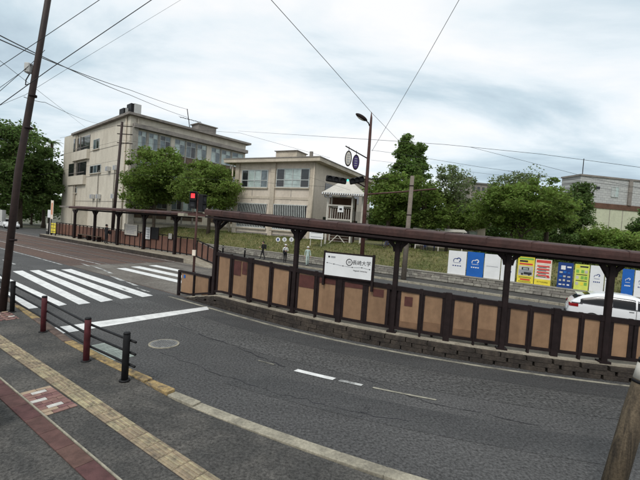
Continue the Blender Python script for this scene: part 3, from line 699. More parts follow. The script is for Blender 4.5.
# sloping end fence of the ramp
ef = street('ramp_fence', -22.3, 17, .3, 'low sloping fence down the ramp of the far platform', 'fence'); o_ = (-22.3, 17.0, .3)
pe0 = (-22.3, 16.9); pe1 = (-18.9, 16.1)
def pe(t, z): return L(pe0[0] + (pe1[0] - pe0[0]) * t, pe0[1] + (pe1[1] - pe0[1]) * t, z, o_)
for k in range(5):
    t = k / 4; MB().bar(pe(t, .25 - .25 * t), pe(t, 1.5 - .45 * t), .08).build('post', DARKM, ef)
    if k < 4:
        t1 = (k + .12) / 4; t2 = (k + .88) / 4
        a0, a1, b0, b1 = [Vector(v) for v in (pe(t1, .42 - .25 * t1), pe(t2, .42 - .25 * t2), pe(t1, 1.4 - .45 * t1), pe(t2, 1.4 - .45 * t2))]
        y = Vector((0, .015, 0)); mb = MB(); mb.hexa([a0 - y, a1 - y, a1 + y, a0 + y], [b0 - y, b1 - y, b1 + y, b0 + y]); mb.build('panel', PANELF, ef)
for za, zb2 in ((1.5, 1.05), (.34, .1)): MB().bar(pe(0, za), pe(1, zb2), .06).build('rail', DARKM, ef)
fs_ = street('tram_shelter', -31, 16.4, .31, 'shorter maroon roofed shelter on the far platform', 'shelter'); o_ = (-31, 16.4, .31)
fr0, fr1 = -39.6, -22.0
mb = MB(); prof = [(15.5, 3.16), (15.47, 3.28), (15.6, 3.36), (16.2, 3.42), (16.9, 3.42), (17.3, 3.34), (17.3, 3.22), (15.6, 3.17)]
vs = [L(s_, n_, z_ + .10 * (s_ - fr0) / (fr1 - fr0) * 0, o_) for s_ in (fr0, fr1) for n_, z_ in prof]
mb.add(vs, [(j, 8 + j, 8 + (j + 1) % 8, (j + 1) % 8) for j in range(8)] + [tuple(range(8)), tuple(range(15, 7, -1))]); mb.build('roof', ROOFM, fs_)
lbox(fr1 - .6, fr1 + .06, 15.42, 17.35, 3.10, 3.30, o_).build('end_cap', GUTTER, fs_)
for n_ in (16.05, 16.9): lbox(fr0 + .2, fr1 - .2, n_, n_ + .1, 3.02, 3.155, o_).build('eaves_beam', DARKM, fs_)
for px in (73, 93, 116.5, 142.5, 174):
    s_ = s_at(px, 16.5); po = lbox(s_ - .1, s_ + .1, 16.4, 16.58, .31, 3.1, o_).build('post', DARKM, fs_)
    for sg_ in (-1, 1):
        MB().bar(L(s_ + sg_ * .08, 16.49, 2.65, o_), L(s_ + sg_ * .5, 16.49, 3.06, o_), .1).build('bracket', DARKM, po)
# notice boards on the far platform
def fboard(px0, px1, z0, z1, m, label, extra=None, n=16.93, name='notice_board'):
    a, b = s_at(px0, n), s_at(px1, n); w = b - a; o = street(name, (a + b) / 2, n, z0, label, 'notice board')
    MB().box((0, 0, (z1 - z0) / 2), (w, .03, z1 - z0)).build('board', m, o)
    for x in (-w / 2, w / 2): MB().box((x, 0, (z1 - z0) / 2), (.05, .05, z1 - z0 + .06)).build('frame', DARKM, o)
    MB().box((0, 0, -.02), (w, .05, .05)).build('frame', DARKM, o)
    for k in range(extra or 0):
        zz = (z1 - z0) * (.2 + .6 * k / max(1, extra - 1)); MB().box((random.uniform(-.06, .06) * w, -.018, zz), (w * random.uniform(.55, .8), .004, .05)).build('print_line', INKG, o)
    return o
fboard(123, 136, 1.25, 2.15, WHITE2, 'pale timetable board hanging on the far platform fence', 5)
fboard(144, 149, 1.1, 2.05, WHITE, 'narrow white notice between posts of the far shelter', 4)
fboard(149.8, 157, 1.2, 2.1, BLACKM, 'black notice board beside the white notice on the far shelter', 0)
fboard(167, 171, 1.35, 1.75, WHITE2, 'small white notice near the end post of the far shelter', 2)
# bench on the far platform
bn = street('platform_bench', s_at(88, 16.6), 16.6, .31, 'long pale slatted bench on the far platform', 'bench')
for j in range(3): MB().box((0, -.14 + j * .14, .45), (4.4, .12, .035)).build('slat', BARK, bn)
for x in (-1.9, 0, 1.9): MB().box((x, 0, .215), (.08, .36, .43)).build('leg', DARKM, bn)
# end-of-platform furniture at the left
mk = street('platform_marker', -46.0, 16.3, .31, 'white topped marker post at the left end of the far platform', 'post')
MB().box((0, 0, .55), (.55, .4, 1.1)).build('cabinet', BLACKM, mk); MB().box((0, 0, 2.15), (.75, .2, .8)).build('sign_box', WHITE, mk)
MB().box((0, 0, 1.42), (.12, .12, .66)).build('stem', BLACKM, mk); MB().box((0, -.21, .75), (.4, .02, .8)).build('face_plate', WHITE2, mk); MB().box((0, -.225, .5), (.22, .012, .2)).build('face_mark', INK, mk)
yb = street('warning_board', -44.2, 16.0, .31, 'yellow striped warning board on the far platform end', 'warning board')
MB().box((0, 0, .75), (1.05, .04, 1.0)).build('board', YEL, yb)
for k in range(3): MB().box((0, -.024, .4 + k * .34), (1.05, .008, .05)).build('stripe', INK, yb)
MB().box((0, -.024, .75), (.06, .01, 1.0)).build('stripe', INK, yb)
for x in (-.45, .45): MB().box((x, .03, .13), (.06, .06, .26)).build('leg', DARKM, yb)
bpt = at(51.5, 219, 39); bnr = empty('banner_flag', (bpt.x, bpt.y, 0.0), A, 'tall narrow orange and white banner behind the far platform', 'banner')
MB().tube([(-.25, 0, 0), (-.25, 0, 3.9)], .03, 6).build('pole', WHITE2, bnr)
mb = MB(); mb.box((.05, 0, 2.9), (.56, .03, 1.9)); mb.build('cloth', CREAMP, bnr); MB().box((.05, -.02, 3.0), (.34, .01, 1.2)).build('print', ORNG, bnr)

# ================================================================== TRAFFIC SIGNALS, POLES
pb0 = gp(193.5, 272, .1); ps_ = empty('pedestrian_signal', (pb0.x, pb0.y, 0), 0, 'pedestrian signal showing a red light on a thin brown pole at the crossing', 'traffic signal')
top = at(196.8, 190, pb0.y); ht = top.z
MB().tube([(0, 0, 0), (0, 0, ht - .2)], [.07, .055], 10).build('pole', POLEL, ps_, True)
def ped_head(x, y, z, rz, lit):
    hd = MB(); q = Matrix.Rotation(rz, 3, 'Z'); hd.box((x, y, z), (.36, .28, .92), rz); ho = bevel(hd.build('signal_head', BLACKM, ps_), .02)
    for k, m in ((.22, REDL if lit else INK), (-.22, INK)):
        f = Vector((x, y, z + k)) + q @ Vector((0, -.145, 0)); mb = MB(); mb.box(f, (.2, .012, .24), rz); mb.build('lamp_face', m, ho)
        g_ = Vector((x, y, z + k + .19)) + q @ Vector((0, -.22, 0)); mb = MB(); mb.box(g_, (.34, .16, .02), rz); mb.build('visor', BLACKM, ho)
kx = pb0.y / F
ped_head(-.22, -.02, at(193, 200, pb0.y).z, R(0), True)
ped_head(.26, .0, at(200, 203, pb0.y).z, R(70), False)
MB().box((0, 0, at(197, 215, pb0.y).z), (.95, .1, .12)).build('arm', POLEL, ps_)
MB().box((.0, -.1, 1.15), (.16, .14, .3)).build('push_button_box', CREAMP, ps_)
MB().tube([(0, 0, .0), (0, 0, .1)], [.13, .11], 10).build('base_plate', DARKM, ps_)

def solve_n(px, n, y=265):
    s_ = s_at(px, n, y, -40, 12); return P(s_, n)
lp = solve_n(361.5, 25.6); lamp = empty('street_lamp', (lp.x, lp.y, FZ + .1), 0, 'tall brown street lamp carrying two oval plaques and signal heads', 'street lamp'); LD = lp.y; lz0 = FZ + .1
def LL(x, y): p = at(x, y, LD); return Vector((p.x - lp.x, 0, p.z - lz0))
pt = LL(371.5, 112); pbm = LL(361.5, 262)
MB().tube([(0, 0, 0), LL(365.8, 195), LL(370, 135), LL(371.3, 118), pt], [.17, .14, .11, .085, .02], 12).build('pole', POLEL, lamp, True)
MB().tube([(0, 0, 0), (0, 0, .5)], [.26, .24], 12).build('base_sleeve', POLEL, lamp, True)
arm = MB(); arm.tube([LL(369.6, 126), LL(368.5, 123), LL(366, 120.5)], .045, 8); arm.build('lamp_arm', DARKM, lamp, True)
hd = MB(); c = LL(361.5, 117.2); hd.ball((0, 0, 0), (.52, .2, .17), 12, 8); ho = hd.build('lamp_head', DARKM, lamp, True, loc=c); ho.rotation_euler.y = R(28)
pl_ = MB(); pl_.ball((0, 0, -.05), (.4, .15, .15), 12, 8); po = pl_.build('lens', WHITE2, ho, True)
MB().tube([LL(345.5, 146), LL(368.5, 159)], .045, 8).build('plaque_arm', DARKM, lamp, True)
for px, y0, y1, m, mr in ((348.3, 150.5, 166.5, WHITE2, INKG), (355.8, 154.5, 170, PURP, PURP)):
    c = LL(px, (y0 + y1) / 2); hh = abs((LL(px, y0) - LL(px, y1)).z) / 2
    mb = MB(); k = 20; ring = [Vector((.27 * math.cos(2 * math.pi * i / k), -.03, hh * math.sin(2 * math.pi * i / k))) + c for i in range(k)]; mb.prism(ring, (0, .06, 0)); pq = mb.build('oval_plaque', DARKM, lamp)
    for sgn in (-1, 1):
        ring = [Vector((.2 * math.cos(2 * math.pi * i / k), sgn * .033, hh * .82 * math.sin(2 * math.pi * i / k))) + c for i in range(k)]
        mb = MB(); mb.prism(ring, (0, sgn * .006, 0)); mb.build('plaque_face', m, pq)
    for zz in (-.45, -.15, .15, .45): MB().box(c + Vector((0, -.045, hh * zz)), (.2, .008, .06)).build('plaque_print', mr if m == WHITE2 else INKG, pq)
    MB().tube([c + Vector((0, 0, hh)), c + Vector((0, 0, hh + .3))], .02, 6).build('hanger', DARKM, pq)
MB().tube([LL(366.4, 194.3), LL(400, 192), LL(436, 188.8)], .06, 8).build('bracket_arm', POLEL, lamp, True)
MB().tube([LL(365.9, 187.5), LL(360, 184), LL(353, 181)], .05, 8).build('signal_arm', DARKM, lamp, True)
MB().tube([LL(326, 180), LL(388, 178.6)], .04, 8).build('signal_arm', DARKM, lamp, True)
def sig_head(pa_, pb_, nm):
    a, b = LL(*pa_), LL(*pb_); mid = (a + b) / 2; d = (b - a); ln = d.length; ang = math.atan2(d.z, d.x)
    q = Matrix.Rotation(-ang, 3, 'Y')
    mb = MB(); mb.box(mid, (ln, .3, .46), mtx=q); ho = bevel(mb.build('signal_head', BLACKM, lamp), .08, 2)
    for k in (-1, 0, 1):
        c = mid + d * (k * .31)
        mb = MB(); r = .17; ys = [-0.14, -.4]; vs = []; fs = []
        for y in ys:
            for i in range(9): t = math.pi * (i / 8) ; vs.append(c + Vector((r * math.cos(t), y, r * math.sin(t) * 1.05)))
        fs = [(i, i + 1, 10 + i, 9 + i) for i in range(8)]; mb.add(vs, fs); mb.build('visor', BLACKM, ho)
        mb = MB(); mb.tube([c + Vector((0, -.16, 0)), c + Vector((0, -.145, 0))], .14, 14); mb.build('lamp_face', GRNL if k == nm else INK, ho)
    mb = MB(); mb.box(mid + Vector((0, .16, .03)), (ln * .86, .03, .3), mtx=q); mb.build('back_plate', DARKM, ho)
sig_head((326, 178), (346.5, 181.5), 5); sig_head((349.5, 181.8), (364, 178.8), 5)
MB().box(LL(347.8, 180.4), (.14, .12, .14)).build('indicator_lamp', GRNL, lamp)

gpp = solve_n(404.5, 26.0); gpo = empty('concrete_pole', (gpp.x, gpp.y, FZ + .1), 0, 'weathered grey brown concrete pole behind the near shelter roof', 'pole')
gt = at(412.5, 176, gpp.y)
MB().tube([(0, 0, 0), (gt.x - gpp.x, 0, gt.z - FZ - .1)], [.2, .14], 12).build('shaft', POLEG, gpo, True)
for k in (.4, .62, .9):
    c = Vector((gt.x - gpp.x, 0, gt.z - FZ - .1)) * k; MB().tube([c, c + Vector((0, 0, .08))], .2 - .05 * k, 12).build('band', DARKM, gpo, True)

# left foreground utility pole
ub = gp(2.0, 311, .12); up = empty('utility_pole', ub, 0, 'leaning dark brown utility pole with a grey box near its top', 'utility pole')
def UPt(x, y): p = at(x, y, ub.y); return Vector((p.x - ub.x, 0, p.z - ub.z))
MB().tube([(0, 0, -.1), UPt(18.5, 170), UPt(37.5, 62), UPt(55, -42)], [.092, .086, .076, .068], 14).build('shaft', POLEB, up, True)
bx = MB(); bx.box(UPt(30, 69) + Vector((0, -.05, 0)), (.14, .16, .26), 0); bevel(bx.build('junction_box', TANK, up), .02)
MB().tube([UPt(29.5, 74), UPt(26, 80), UPt(25.5, 85), UPt(29, 84)], .014, 6).build('cable_loop', WIREM, up, True)
for y in (96, 128, 240): MB().tube([UPt(3 + (311 - y) * .139 , y + 1), UPt(3 + (311 - y) * .139, y - 1)], .094, 12).build('band', DARKM, up, True)
MB().box(UPt(8.5, 216) + Vector((-.12, -.1, 0)), (.16, .12, .3)).build('meter_box', TANK, up)
MB().box(UPt(4, 205) + Vector((-.25, 0, 0)), (.2, .03, .22)).build('plate', WHITE, up)
# right foreground pole
rb = gp(607, 500, .05); rp = empty('utility_pole', rb, 0, 'leaning weathered brown pole with a pale band at the right edge', 'utility pole')
def RPt(x, y): p = at(x, y, rb.y); return Vector((p.x - rb.x, 0, p.z - rb.z))
MB().tube([(0, 0, -.1), RPt(634, 413), RPt(662, 330), RPt(720, 150), RPt(765, 10)], [.115, .11, .108, .105, .1], 16).build('shaft', POLEW, rp, True)
MB().tube([RPt(645, 381), RPt(650, 366)], .113, 16).build('pale_band', WHITE2, rp, True)
MB().tube([RPt(643.5, 385), RPt(644.6, 382)], .115, 16).build('dark_band', BLACKM, rp, True)
MB().tube([RPt(650.3, 365), RPt(651.6, 361)], .115, 16).build('dark_band', BLACKM, rp, True)
# pole in front of the left building
q = at(113, 214, 40); p3 = empty('utility_pole', (q.x, q.y, 0), 0, 'slim dark pole standing in front of the cream building', 'utility pole')
t3 = at(122.3, 122, 40); MB().tube([(0, 0, 0), (t3.x - q.x, 0, t3.z)], [.17, .12], 10).build('shaft', POLEB, p3, True)
for y_ in (126, 134, 143): c = at(122, y_, 40); MB().box((c.x - q.x + .3, 0, c.z), (1.6, .08, .08)).build('crossarm', DARKM, p3)


# ================================================================== FAR SIDE: WALL, BANK, BOARDS
WN, WT = 27.8, 0.22
wall = empty('stone_wall', P(-18, WN, FZ + .1), A, 'low pale stone retaining wall along the far pavement', 'wall')
MB().box((0, .2, .28), (64, .36, .62)).build('backing', MORTAR, wall)
wsb = [unit_block('wall_stone%d' % i, WSTONE, .07, .03, 40 + i) for i in range(5)]
for rw in range(3):
    x = -28.0 + (rw % 2) * .3; hh = .185
    while x < 26:
        ln = random.uniform(.45, .72)
        if rw < 3: place(random.choice(wsb), 'stone', wall, (x + ln / 2, random.uniform(-.01, .01), .03 + hh * (rw + .5)), 0, (ln - .02, .16, hh - .015))
        x += ln
MB().box((0, .05, .625), (64, .34, .07)).build('coping', CONC, wall)
def bank_z(s, n): t = min(1, max(0, (n - 28.1) / 3.4)); return WT + (1.57 - WT) * (t * t * (3 - 2 * t)) + .06 * math.sin(s * 1.3) * t
bank = strip('grass_bank', -50, 16, 28.1, 31.6, bank_z, GRASSG, nn=10, kind='structure')
strip('campus_ground', -50, 40, 31.6, 120, lambda s, n: 1.57 + .06 * math.sin(s * 1.3) * max(0, 1 - (n - 31.6) / 3), GRASSG, ds=2, nn=10, kind='structure')
# grass tufts
mb = MB()
nb = 16000; ss = rng.uniform(-48, 14, nb); nn_ = rng.uniform(28.12, 33.5, nb); aa = rng.uniform(0, math.pi, nb); hh = rng.uniform(.06, .24, nb); lx = rng.uniform(-.1, .1, nb); ww = rng.uniform(.02, .06, nb)
V_ = []; F_ = []
for i in range(nb):
    p = P(ss[i], nn_[i], bank_z(ss[i], nn_[i])); c_, s_ = math.cos(aa[i]) * ww[i], math.sin(aa[i]) * ww[i]; o = len(V_)
    V_ += [(p.x - c_, p.y - s_, p.z - .01), (p.x + c_, p.y + s_, p.z - .01), (p.x + lx[i], p.y + lx[i] * .5, p.z + hh[i])]; F_.append((o, o + 1, o + 2))
mb.add(V_, F_); tag(mb.build('bank_grass', GRASSM), 'dry yellow green grass on the bank', 'grass', kind='stuff')

def vz(px, y, n): p = P(s_at(px, n, y, -50, 12), n); v = ray(px, y); return H + v.z * p.y / v.y
def board(px0, px1, y0, y1, m, label, deco, n=27.95):
    xm = (px0 + px1) / 2; a, b = s_at(px0, n, y1, -50, 14), s_at(px1, n, y1, -50, 14); w = (b - a) * .985; z0, z1 = vz(xm, y1, n), vz(xm, y0, n); h = z1 - z0
    z0 = max(z0, WT + .1)
    o = street('poster_board', (a + b) / 2, n, WT + .05, label, 'poster', 'poster boards standing on the stone wall'); base = z0 - WT - .05
    MB().box((0, 0, base + h / 2), (w, .035, h)).build('board', m, o)
    for x in (-w * .38, w * .38): MB().box((x, .045, (base + h * .9) / 2), (.05, .05, base + h * .9)).build('leg', WHITE2, o)
    def rect(x0, x1, q0, q1, mm, nm='print', lift=0): MB().box(((x0 + x1) / 2 * w, -.021 - lift, base + h * (q0 + q1) / 2), ((x1 - x0) * w, .004, (q1 - q0) * h)).build(nm, mm, o)
    def disc(x, q, r, mm, nm='emblem', lift=0.0, a0=0, a1=360, ri=0):
        k = 18; pts = [Vector((x * w + r * math.cos(R(a0 + (a1 - a0) * i / k)), -.021 - lift, base + q * h + r * math.sin(R(a0 + (a1 - a0) * i / k)))) for i in range(k + (0 if a1 - a0 == 360 else 1))]
        if ri > 0: pts += [Vector((x * w + ri * math.cos(R(a1 - (a1 - a0) * i / k)), -.021 - lift, base + q * h + ri * math.sin(R(a1 - (a1 - a0) * i / k)))) for i in range(k + 1)]
        mb = MB(); mb.prism(pts, (0, -.004, 0)); mb.build(nm, mm, o)
    deco(rect, disc, w, h); return o
def emblem(ink, q=.6):
    def f(rect, disc, w, h):
        disc(.09, q + .03, .13 * w, ink, a0=-80, a1=170, ri=.07 * w); disc(-.07, q - .02, .15 * w, ink, a0=50, a1=210, ri=.11 * w)
        rect(-.2, .2, q - .11, q - .095, ink); 
        for x0 in (-.24, -.11, .02, .15): rect(x0, x0 + .085, q - .25, q - .205, ink)
    return f
def line_only(rect, disc, w, h): rect(-.36, .36, .49, .51, INKG)
def car_poster(rect, disc, w, h):
    rect(-.44, .44, .9, .97, GREENP); rect(-.4, .1, .8, .87, INK); rect(-.45, .45, .28, .66, WHITE2); rect(-.4, .35, .36, .5, INKG, lift=.004); rect(-.25, .2, .5, .6, INK, lift=.004); rect(-.1, .38, .33, .42, INK, lift=.008); rect(-.4, .4, .7, .76, REDP); rect(-.3, .3, .1, .16, REDP)
    for q in (.03, .06, .19, .22): rect(-.4, .36, q, q + .012, INK)
    disc(-.2, .34, .07 * w, INK, lift=.012); disc(.22, .34, .07 * w, INK, lift=.012); rect(-.16, .14, .515, .575, CURT, lift=.012)
def red_poster(rect, disc, w, h):
    rect(-.5, .5, 0, .22, YEL); rect(-.44, .44, .86, .97, REDP)
    for q in (.74, .62, .5, .38): rect(-.38, .38, q - .035, q + .02, REDP); rect(-.3, .2, q - .075, q - .05, INK)
    rect(-.34, .34, .08, .14, INK)
    for q in (.29, .45, .57, .69, .8): rect(-.44, .44, q, q + .008, INKG)
    rect(.24, .42, .3, .36, REDP); rect(-.42, -.3, .3, .36, GREENP)
def navy_poster(rect, disc, w, h):
    rect(-.3, .0, .72, .88, WHITE, lift=.0); rect(.1, .38, .8, .86, WHITE)
    for r_, q in enumerate((.58, .42, .26, .1)):
        for c_ in (-.38, -.12, .16): rect(c_, c_ + random.uniform(.14, .22), q, q + random.uniform(.05, .09), random.choice((WHITE, WHITE2, BLUE)))
def ygreen_poster(rect, disc, w, h):
    rect(-.42, -.2, .86, .96, YEL); rect(-.15, .42, .88, .94, INK)
    for q in (.66, .42, .18):
        for c_ in (-.4, -.05, .2): rect(c_, c_ + .2, q, q + .12, random.choice((GREENP, WHITE2, YEL))); 
    rect(-.38, .38, .58, .61, INK); rect(-.38, .38, .34, .37, INK)
def half(rect, disc, w, h): rect(-.5, .5, .49, .505, INKG)
board(447, 465.3, 252, 275.5, WHITE, 'leftmost white poster board with grey blue emblem, left of a blue board', emblem(INKB))
board(465.7, 482.6, 253.5, 278, BLUE, 'blue poster board with white emblem second from the left', emblem(WHITE))
board(483, 499.3, 255.5, 280, WHITE, 'white poster board with a single thin line of print', line_only)
board(499.8, 514.5, 257.5, 282.3, WHITE, 'white emblem poster board just left of the yellow car poster', emblem(INKB))
board(516, 532.8, 260, 286, YEL, 'yellow poster board with a picture of a grey car', car_poster)
board(533.3, 550, 262.3, 288, CREAMP, 'cream poster board with red headings and yellow foot', red_poster)
board(556, 571.5, 265.3, 290.5, NAVY, 'navy poster board covered in small white print', navy_poster)
board(572.8, 587.5, 267, 292.5, YGRN, 'yellow green poster board with small green pictures', ygreen_poster)
board(588.2, 602.5, 269, 295, WHITE, 'white emblem poster board directly above the white car roof', emblem(INKB))
board(603.3, 613.5, 270.8, 296.5, WHITE, 'plain white two piece poster board beside the shelter post', half)
board(620, 632, 273, 299.5, BLUE, 'blue poster board with white emblem at the far right', emblem(WHITE))
board(632.6, 647, 275, 301.5, WHITE, 'rightmost white poster board cut by the picture edge', emblem(INKB))

# ================================================================== BUILDINGS
def frame_of(Cn, Rn):
    d = (Rn - Cn); d.z = 0; return Cn.copy(), math.atan2(d.y, d.x), d.length
class Bld:
    """local x along the facade, local y into the block, z up from the world zero plane"""
    def __init__(s, name, c, ang, label):
        s.o = empty(name, (c.x, c.y, 0), ang, label, 'building'); s.c = c; s.a = ang
        s.ex = Vector((math.cos(ang), math.sin(ang), 0)); s.ey = Vector((-math.sin(ang), math.cos(ang), 0))
    def on(s, px, py, ax='x', off=0.0):     # photo pixel -> (coordinate along the face, z) on the face y=off (ax x) or x=off (ax y)
        v = ray(px, py); n = s.ey if ax == 'x' else s.ex; d = s.ex if ax == 'x' else s.ey
        p0 = Vector((s.c.x, s.c.y, 0)) + n * off; o = Vector((0, 0, H)); t = (p0 - o).dot(n) / v.dot(n); p = o + v * t
        return (p - p0).dot(d), p.z
    def box(s, name, x0, x1, y0, y1, z0, z1, m, parent=None): return MB().box(((x0 + x1) / 2, (y0 + y1) / 2, (z0 + z1) / 2), (x1 - x0, y1 - y0, z1 - z0)).build(name, m, parent or s.o)
    def window(s, a0, a1, z0, z1, ax='x', panes=2, transom=.0, mats=(GLASS,), off=0.0, fm=FRAME, fw=.07, sill=True):
        """window proud by a few cm; ax x: on plane y=off facing -y; ax y: on plane x=off facing -x"""
        def bx(nm, u0, u1, w0, w1, d0, d1, m, par):
            if ax == 'x': return s.box(nm, u0, u1, off + d0, off + d1, w0, w1, m, par)
            return s.box(nm, off + d0, off + d1, u0, u1, w0, w1, m, par)
        w = bx('window', a0, a1, z0, z1, -.02, .06, INK, s.o)
        pw = (a1 - a0) / panes; zt = z1 - (z1 - z0) * transom
        for k in range(panes):
            bx('pane', a0 + k * pw + fw / 2, a0 + (k + 1) * pw - fw / 2, z0 + fw / 2, zt - fw / 2, -.05 - .01 * (k % 2), -.02, mats[k % len(mats)], w)
            if transom > 0: bx('pane', a0 + k * pw + fw / 2, a0 + (k + 1) * pw - fw / 2, zt + fw / 2, z1 - fw / 2, -.04, -.02, mats[(k + 1) % len(mats)], w)
        for k in range(panes + 1): bx('frame', a0 + k * pw - fw / 2, a0 + k * pw + fw / 2, z0, z1, -.1, -.0, fm, w)
        bx('frame', a0, a1, z0 - fw / 2, z0 + fw / 2, -.097, 0, fm, w); bx('frame', a0, a1, z1 - fw / 2, z1 + fw / 2, -.097, 0, fm, w)
        if transom > 0: bx('frame', a0, a1, zt - fw / 2, zt + fw / 2, -.097, 0, fm, w)
        if sill: bx('sill', a0 - .12, a1 + .12, z0 - .16, z0 - fw / 2, -.2, 0, CORN, w)
        return w

# ---- large cream block at the left
ZR = 16.2
c0, cr_, cl_ = gp(131, 113, ZR), gp(246, 143, ZR), gp(60, 136, ZR)
_, ang, Ld = frame_of(c0, cr_)
B = Bld('school_building', c0, ang, 'four storey cream school block with rooftop tanks at the left'); Dp = (cl_ - c0).length
B.box('wall', 0, Ld, 0, Dp - 5, -.6, ZR - .3, BLDG)
tl, tz = B.on(78, 131, 'y')
B.box('stair_tower', -.25, 6, Dp - 6.5, Dp, -.6, ZR - .1, BLDG)
B.box('roof_slab', -.5, Ld + .6, -.7, Dp - 4.9, ZR - .3, ZR, TRIM)
B.box('roof_top', .2, Ld, .2, Dp - 5.2, ZR, ZR + .05, ROOFTOP)
z_l0 = B.on(137, 124.5)[1]; z_l1 = B.on(137, 128.5)[1]
B.box('ledge', .3, Ld, -.75, 0, z_l1, z_l0, TRIM)
wz1, wz0 = B.on(139, 130.8)[1], B.on(137.5, 147.5)[1]
edges = [(137, 145.8), (148.2, 157.5), (159.6, 170), (174.2, 184.6), (185.8, 195.3), (196.8, 206), (210.7, 219.6), (221, 230), (231.5, 243)]
rows_z = [(wz0, wz1), (wz0 - 3.9, wz1 - 3.9), (wz0 - 7.8, wz1 - 7.8)]
tw = [(B.on(a, 140 + (a - 137) * .2)[0], B.on(b, 140 + (b - 137) * .2)[0]) for a, b in edges]
for ri, (za, zb) in enumerate(rows_z):
    for (a, b) in tw:
        B.window(a + .05, b - .05, za, zb, 'x', 2, .28, (CURT, GLASS) if random.random() < .7 else (GLASS, GLASSD), sill=False)
        B.box('spandrel', a, b, -.03, 0, za - 1.5, za - .08, SPAN)
    for (a, b), (c_, d_) in zip(tw[:-1], tw[1:]): B.box('pier', b + .02, c_ - .02, -.32 if c_ - b > .9 else -.16, 0, za - 2.0, zb + .1, BLDG if c_ - b > .5 else CONC)
    B.box('ledge', .3, Ld, -.22, 0, za - 2.2, za - 1.98, CONC)
B.box('pier', tw[0][0] - .75, tw[0][0] - .02, -.4, 0, -.5, z_l1, CONC)
for (xa, xb, ya, yb) in ((76, 90.4, 137, 151), (71, 86.5, 163, 176)):
    a, z1 = B.on(xb, ya + 1, 'y'); b, _z = B.on(xa, ya - 1, 'y'); z0 = B.on((xa + xb) / 2, yb, 'y')[1]; z1 = B.on((xa + xb) / 2, ya, 'y')[1]
    a, b = min(a, b), max(a, b)
    w = B.box('stair_opening', -.06 - (.25 if False else 0), .02, a, b, z0, z1, GLASSD)
    if b > Dp - 6.5: w.location.x = 0; B.box('stair_opening', -.30, -.24, max(a, Dp - 6.5), b, z0, z1, GLASSD)
    B.box('parapet', -.45, -.02, a - .1, b + .1, z0 - 1.5, z0, BLDG, w)
    B.box('mullion', -.36, -.2, (a + b) / 2 - .06, (a + b) / 2 + .06, z0, z1, TRIM, w)
    B.box('handrail', -.36, -.3, a, b, z0 + .45, z0 + .52, TRIM, w)
for (xa, xb, ya, yb, pn) in ((94, 99.5, 139.5, 149, 2), (90.4, 101, 165.5, 173, 3), (70, 77, 188, 193, 2)):
    a = B.on(xb, (ya + yb) / 2, 'y')[0]; b = B.on(xa, (ya + yb) / 2, 'y')[0]; z0, z1 = B.on((xa + xb) / 2, yb, 'y')[1], B.on((xa + xb) / 2, ya, 'y')[1]
    B.window(a, b, z0, z1, 'y', pn, 0, (GLASSD, GLASS), off=-.26 if a > Dp - 6.5 else 0.0, fw=.09)
for yy in (1.0, Dp - 7.2):
    mb = MB(); mb.tube([(-.14, yy, -.3), (-.14, yy, ZR - .35)], .09, 8); mb.build('drainpipe', CORN, B.o, True)
mb = MB(); mb.tube([(.9, -.2, -.3), (.9, -.2, ZR - .4)], .1, 8); mb.build('drainpipe', CORN, B.o, True)
for zz in (12.4, 8.5, 4.6): B.box('floor_joint', -.03, 0, 0, Dp - 6.6, zz, zz + .08, CONC)
for k_, (yy, zz) in enumerate(((3.2, 8.9), (6.1, 8.9), (3.4, 5.0), (9.5, 5.0), (12.2, 5.0))):
    ac = B.box('air_conditioner', -.5, -.05, yy, yy + .9, zz, zz + .65, TANK); B.box('fan_grille', -.515, -.5, yy + .12, yy + .68, zz + .06, zz + .58, INKG, ac)
for yy in (4.4, 10.8): mb = MB(); mb.tube([(-.12, yy, 1), (-.12, yy, 8.8), (-.12, yy - .3, 9.2)], .06, 6); mb.build('conduit', CONC, B.o, True)
B.box('porch_roof', -2.2, 0, Dp - 14, Dp - 7, 3.4, 3.65, TRIM); B.box('porch_wall', -2.0, 0, Dp - 13.8, Dp - 13.5, -.3, 3.38, BLDG)
# rooftop things
for (xa, xb, ya, yb, nm) in ((121, 127.3, 109, 116, 'smaller'), (128.3, 139.5, 105, 113.5, 'larger')):
    p = at((xa + xb) / 2, yb, c0.y + 6); wv = (xb - xa) * (c0.y + 6) / F; hv = (yb - ya) * (c0.y + 6) / F
    tk = empty('roof_tank', (p.x, p.y, ZR + .05), ang, '%s white and dark box tank on the roof of the cream block' % nm, 'tank', 'roof tanks')
    zt = max(.8, p.z + hv - ZR - .05)
    MB().box((.1 * wv, 0, zt / 2 + .1), (wv * .6, 1.8, zt - .2)).build('body', TANK, tk)
    MB().box((-.28 * wv, -.05, zt / 2 + .1), (wv * .35, 1.6, zt - .35)).build('louvre', BLACKM, tk)
    for x in (-.3, .3): MB().box((x * wv, 0, .1), (.15, 1.5, .2)).build('skid', TRIM, tk)
p = at(204, 130, c0.y + 9); rb_ = empty('roof_hatch', (p.x, p.y, ZR + .05), ang, 'low dark roof hatch on the cream block', 'roof hatch')
MB().box((0, 0, .5), (3.0, 2, 1.0)).build('body', TRIM, rb_); MB().box((0, 0, 1.05), (3.4, 2.4, .12)).build('lid', TRIM, rb_)
p = at(190.5, 126, c0.y + 8); ta = at(187.2, 109, c0.y + 8); an = empty('roof_antenna', (p.x, p.y, ZR), 0, 'thin television antenna on the roof of the cream block', 'antenna')
MB().tube([(0, 0, 0), (ta.x - p.x, 0, ta.z - ZR)], .06, 6).build('mast', DARKM, an)
l_, r_ = at(180, 117, c0.y + 8), at(201, 122.5, c0.y + 8); MB().tube([(l_.x - p.x, 0, l_.z - ZR), (r_.x - p.x, 0, r_.z - ZR)], .045, 6).build('boom', DARKM, an)
